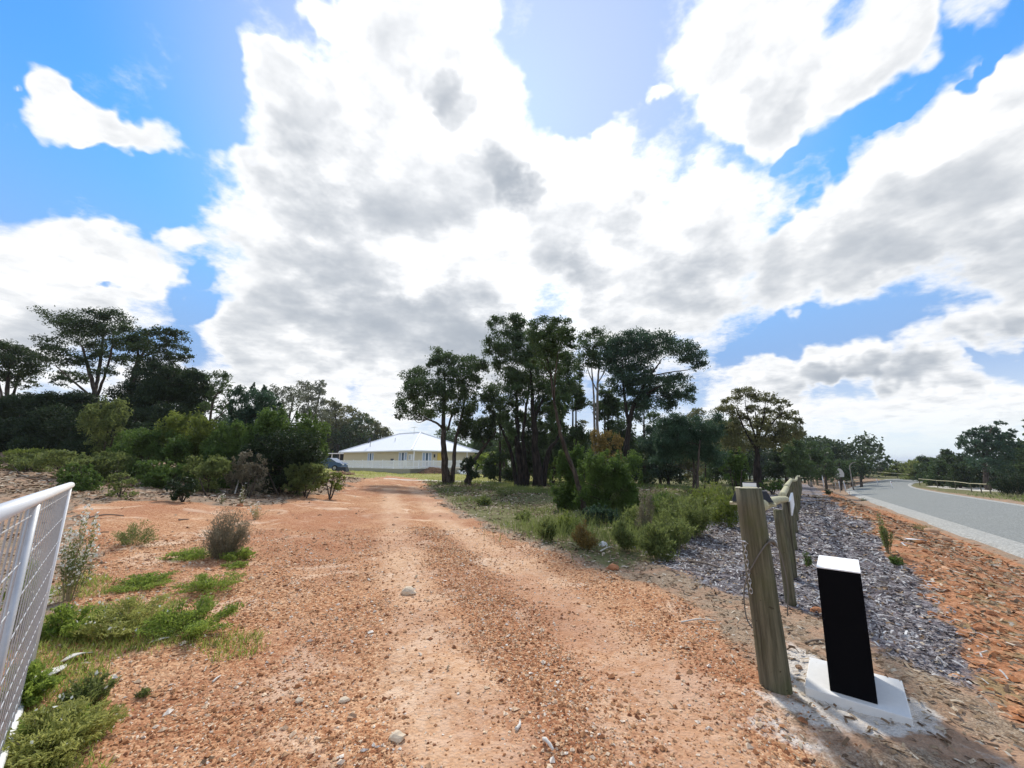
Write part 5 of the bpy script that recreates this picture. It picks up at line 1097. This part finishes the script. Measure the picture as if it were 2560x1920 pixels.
v = [so + np.array([x, y, zz_]) for y in (-.85, .85) for x, zz_ in prof]; n_ = len(prof)
beveled(MB().add(v, [list(range(n_))[::-1], list(range(n_, 2 * n_))] + [[i, (i + 1) % n_, (i + 1) % n_ + n_, i + n_] for i in range(n_)]).build('body', M['car'], car, False, so), .06)
wv_ = [(-.95, 1.0), (-.45, 1.36), (.65, 1.40), (1.25, 1.02)]
for y in (-.865, .865):
    MB().add([so + np.array([x, y + o_, zz_]) for o_ in (-.005, .005) for x, zz_ in wv_], [[0, 1, 2, 3], [7, 6, 5, 4], [0, 4, 5, 1], [1, 5, 6, 2], [2, 6, 7, 3], [3, 7, 4, 0]]).build('window', M['glass'], car, False, so)
    for x in (-1.3, 1.3): wh = MB().tube([so + np.array([x, y - .09, .32]), so + np.array([x, y + .09, .32])], .32, 18).build('wheel', M['tyre'], car, False, so); MB().tube([so + np.array([x, y - .1, .32]), so + np.array([x, y + .1, .32])], .19, 12).build('rim', M['grey'], wh, False, so)
MB().box(so + np.array([2.09, -.55, .72]), (.06, .35, .14)).build('headlight', M['glare_and_white'], car, False, so); MB().box(so + np.array([2.09, .55, .72]), (.06, .35, .14)).build('headlight', M['glare_and_white'], car, False, so)
a = gp(856, 1182); a = np.array([a[0], a[1], a[2]]); tb = MB(); k = ppm(856, 1180, a[1]); w_ = 27 / k; h_ = 13 / k
tb.box(a + Zv * (h_ / 2 + .02), (w_, w_ * .8, h_), taper=.72); tb.box(a + Zv * .04, (w_ * 1.06, w_ * .86, .08)); tag(tb.build('upturned_tub', M['dark'], None, False, a), 'black upturned tub by the pale rubble left of the fence', 'tub')
def pile(name, lab, px, py, wpx, n, size, mat, cat, group=None):
    g = gp(px, py); k = ppm(px, py, g[1]); W = wpx / k; C = np.stack([rng.normal(0, .45, n) * W, rng.normal(0, .35, n) * W, np.zeros(n)], 1) + g
    C[:, 2] = H(C[:, 0], C[:, 1]) + np.clip(.35 * size * 6 * (1 - np.hypot(C[:, 0] - g[0], C[:, 1] - g[1]) / W), 0, None) * rng.uniform(0, 1, n)
    o = pebbles(name, C, size * rng.uniform(.6, 1.4, n), mat, lab, .7); return o
pile('rubble', 'pale rubble spread left of the lawn by the black tub', 858, 1186, 36, 110, .12, M['rock'], 'rubble')
pile('stone_pile', 'white stones heaped beside the multi-stemmed gum', 1248, 1190, 20, 120, .13, M['stone'], 'stones')
# little white shed behind the tree and the garden shrubs
a = at(1265, 1160, 52); so = np.array([a[0], a[1], hz(a[0], a[1])]); sh = thing('garden_shed', so, 'small white gabled garden shed with dark openings seen between the trees', 'shed')
MB().box(so + Zv * .85, (1.25, 1.2, 1.7)).build('wall', M['white'], sh, False, so)
v = [so + np.array([x, y, z]) for y in (-.72, .72) for x, z in ((-.72, 1.7), (-.45, 2.05), (0, 2.25), (.45, 2.05), (.72, 1.7))]
MB().add(v, [[0, 1, 2, 3, 4], [9, 8, 7, 6, 5]] + [[(i + 1) % 5, i, i + 5, (i + 1) % 5 + 5] for i in range(5)]).build('roof', M['roof_cap'], sh, False, so)
MB().box(so + np.array([0, -.74, 1.88]), (.42, .04, .13)).build('vent', M['dark'], sh, False, so); MB().box(so + np.array([.05, -.61, 1.3]), (.7, .04, .22)).build('window', M['dark'], sh, False, so)
bush('garden_shrub', 'neat round green shrub on the lawn right of the house', 'garden shrubs by the house', 42, 1212, 1160, 24, 17, 'weed', 12, 2.2, 1182)
bush('garden_shrub', 'smaller green shrub on the lawn before the white shed', 'garden shrubs by the house', 43, 1264, 1162, 15, 14, 'bush', 9, 2.0, 1178)
bush('garden_shrub', 'yellow-green hedge plant behind the lawn right of the house', 'garden shrubs by the house', 56, 1230, 1146, 40, 12, 'bush_yellow', 12, 2.0, 1160)
bush('garden_shrub', 'black-green shrub growing round the foot of the right-leaning gum', 'garden shrubs by the house', 27.0, 1173, 1172, 20, 22, 'bush_dark', 12, 2.4, 1200)
bush('garden_shrub', 'dark foliage round the black trunks of the multi-stemmed gum', 'garden shrubs by the house', 26.5, 1318, 1140, 34, 36, 'bush_dark', 14, 1.6, 1190)
bush('garden_shrub', 'sunlit yellow-green weeds between black trunk and rounded bush', 'garden shrubs by the house', 28, 1382, 1180, 24, 18, 'bush_yellow', 10, 1.8, 1206)
# house at the right edge
a = at(2545, 1195, 60); so = np.array([a[0], a[1], hz(a[0], a[1])]); nh = thing('small_house', so, 'small house with a white roof behind the right roadside trees', 'house')
MB().box(so + Zv * 1.1, (5.0, 5, 2.6)).build('wall', M['wall'], nh, False, so)
v = [so + np.array(p) for p in ((-2.9, -2.9, 2.4), (2.9, -2.9, 2.4), (2.9, 2.9, 2.4), (-2.9, 2.9, 2.4), (-.8, 0, 4.3), (.8, 0, 4.3))]
MB().add(v, [[0, 1, 5, 4], [1, 2, 5], [2, 3, 4, 5], [3, 0, 4], [3, 2, 1, 0]]).build('roof', M['roof_cap'], nh, False, so); MB().box(so + np.array([-.9, -2.52, 1.3]), (1.2, .06, 1.0)).build('window', M['glass'], nh, False, so)
shrub('roadside_bush', 'dark bush at the foot of the tallest right roadside tree', GX_, 2535, 1242, 44, 60, 'bush_dark', 3000, .20, .06, cat='bush')

# ---------------------------------------------------------------- sticks, bark and rocks on the ground
def stick(name, lab, p0, p1, r, mat, cat='stick', bow=.03, group=None, flat=False):
    A, B = gp(*p0), gp(*p1); bow = min(bow, .10 * np.linalg.norm(B - A)) if name != 'leaning_stem' else bow; m = (A + B) / 2 + np.array([0, 0, bow]); mb = MB(); P = smooth_path([A + Zv * r, m + rng.normal(0, .01, 3) + Zv * r * .5, B + Zv * r], 5)
    if flat:
        d = unit(B - A); s_ = unit(np.cross(d, Zv)); n = len(P); w = r * 3.2 * np.sin(np.linspace(.35, 2.9, n))[:, None]
        V = np.vstack([P - s_ * w, P + s_ * w + Zv * .01, P - s_ * w - Zv * .006, P + s_ * w + Zv * .004]); f = []
        for i in range(n - 1): f += [[i, i + 1, n + i + 1, n + i], [2 * n + i + 1, 2 * n + i, 3 * n + i, 3 * n + i + 1], [i + 1, i, 2 * n + i, 2 * n + i + 1], [n + i, n + i + 1, 3 * n + i + 1, 3 * n + i]]
        f += [[0, n, 3 * n, 2 * n], [2 * n - 1, n - 1, 3 * n - 1, 4 * n - 1]]; mb.add(V, f)
    else: mb.tube(P, np.linspace(r, r * .6, len(P)), 6, rough=.1)
    return tag(mb.build(name, mat, None, not flat, A), lab, cat, group)
GT = 'sticks and bark pieces lying on the ground'
stick('bark_strip', 'white curved bark strip on the dirt below the gate end', (88, 1722), (155, 1682), .020, M['bark_strip'], 'bark', group=GT, flat=True)
stick('bark_strip', 'long thin pale bark strip above the white one by the gate', (150, 1672), (232, 1642), .012, M['bark_strip'], 'bark', group=GT, flat=True)
stick('bark_strip', 'pale bark flake at the lower edge of the long weed mat', (368, 1624), (425, 1610), .010, M['bark_strip'], 'bark', .05, GT, True)
stick('stick', 'dark stick lying on the left dirt above the olive tuft', (215, 1302), (308, 1298), .018, M['stick'], group=GT)
stick('stick', 'dark short stick near the left edge of the bare dirt', (180, 1300), (215, 1298), .016, M['stick'], group=GT)
stick('stick', 'small dark stick between the olive tuft and the grey shrub', (446, 1304), (472, 1302), .016, M['stick'], group=GT)
stick('stick', 'dark half burnt stick on the litter left of the gate post', (1724, 1406), (1800, 1420), .018, M['stick'], group=GT)
stick('stick', 'rusty bent stick against the back of the concrete slab', (2016, 1622), (2060, 1610), .010, M['stick'], bow=.06, group=GT)
stick('stick', 'thin pale stick across the gravel at the right of the driveway', (1702, 1550), (1790, 1556), .008, M['bark_strip'], group=GT)
stick('stick', 'pale dead branch lying in the litter under the heath shrubs', (1640, 1386), (1720, 1392), .014, M['bark_strip'], group=GT)
stick('bark_strip', 'white plank piece on the red bank beside the road', (2266, 1354), (2316, 1362), .030, M['white'], 'plank', group=GT, flat=True)
stick('stick', 'pale chip lying at the bottom of the driveway', (1360, 1878), (1384, 1898), .012, M['bark_strip'], group=GT)
stick('stick', 'small pale chip upright-looking on the gravel above the bottom chip', (1290, 1846), (1300, 1830), .010, M['bark_strip'], group=GT)
stick('stick', 'pale slanted twig on bare gravel in the lower left', (532, 1700), (552, 1686), .007, M['bark_strip'], group=GT)
stick('stick', 'pale twig in the litter between the mulch and the rounded bush', (1500, 1384), (1530, 1372), .012, M['bark_strip'], group=GT)
stick('leaning_stem', 'pale leaning dead stem at the foot of the left bushes', (586, 1240), (606, 1232), .02, M['bark_strip'], bow=.5, group=GT)
def rock(lab, px, py, wpx, mat, group='rocks lying about the drive and bank', fl_=.6):
    g = gp(px, py); k = ppm(px, py, g[1]); R_ = wpx / 2 / k; n = 60
    th = np.arccos(1 - 2 * (np.arange(n) + .5) / n); ph = np.arange(n) * 2.399963
    import bmesh
    bm = bmesh.new(); bmesh.ops.create_icosphere(bm, subdivisions=2, radius=1)
    V = np.array([v.co[:] for v in bm.verts]); F_ = [[v.index for v in f.verts] for f in bm.faces]; bm.free()
    s1, s2 = rng.uniform(0, 6, 3), rng.uniform(0, 6, 3)
    V = V * (1 + .22 * np.sin(V @ rng.normal(0, 2.2, (3, 1)) + s1[0]) + .12 * np.sin(V @ rng.normal(0, 4.5, (3, 1)) + s2[0])) * np.array([R_, R_ * .8, R_ * fl_])
    V[:, 2] = np.maximum(V[:, 2], -R_ * .25); tag(MB().add(V + g + Zv * R_ * .2, F_).build('rock', mat, None, False, g), lab, 'rock', group)
M['pale_rock'] = plain('pale_rock', (.62, .50, .36), .95, .1, .2, 12); M['red_rock'] = plain('red_rock', (.40, .18, .09), .95, .1, .3, 12)
for (lab, px, py, w_, m_) in [('flat pale stone in the middle of the driveway', 1024, 1484, 38, 'pale_rock'), ('pale yellowish stone in the lower driveway', 992, 1860, 38, 'pale_rock'), ('ochre stone left of centre in the lower driveway', 860, 1742, 26, 'pale_rock'), ('ochre stone below the left one in the lower driveway', 880, 1796, 24, 'rock'), ('small pale stone in the left of the driveway', 748, 1746, 18, 'pale_rock'),
     ('reddish stone at the right edge of the drive near the heath', 1530, 1424, 30, 'red_rock'), ('pale rounded stone under the grey-green low bush', 1508, 1368, 24, 'stone'), ('brown round stone between the gate post and the slab', 1999, 1676, 16, 'rock'), ('dark red stone on the mulch behind the pillar', 2040, 1528, 26, 'red_rock'), ('red brick fragment at the foot of the left bushes', 600, 1268, 20, 'red_rock'),
     ('ochre boulder on the bank near the right edge', 2480, 1540, 24, 'red_rock'), ('ochre clay block in the lower right bank', 2450, 1576, 27, 'red_rock'), ('small dark red clod on the mulch edge', 2330, 1538, 18, 'red_rock'), ('pale clay block at the right picture edge', 2540, 1610, 22, 'rock'), ('ochre clay block beside the white plank', 2360, 1350, 34, 'rock'), ('ochre clay lump above the white plank', 2330, 1332, 30, 'rock'), ('red clay lump low on the bank right of the seedling', 2300, 1430, 21, 'red_rock'), ('ochre clay lump at the foot of the bank', 2400, 1470, 22, 'red_rock')]:
    rock(lab, px, py, w_, M[m_])

# ---------------------------------------------------------------- the air between here and the hills
m = bpy.data.materials.new('haze'); m.use_nodes = True; nt = m.node_tree; nt.nodes.clear()
o_ = nt.nodes.new('ShaderNodeOutputMaterial'); v_ = nt.nodes.new('ShaderNodeVolumePrincipled')
v_.inputs['Color'].default_value = (.86, .92, 1, 1); v_.inputs['Density'].default_value = .00028; v_.inputs['Anisotropy'].default_value = .2
nt.links.new(v_.outputs[0], o_.inputs['Volume'])
tag(MB().box((0, 0, -7), (13200, 13200, 64)).build('haze', m), 'thin pale haze fading the far hills', kind='stuff')
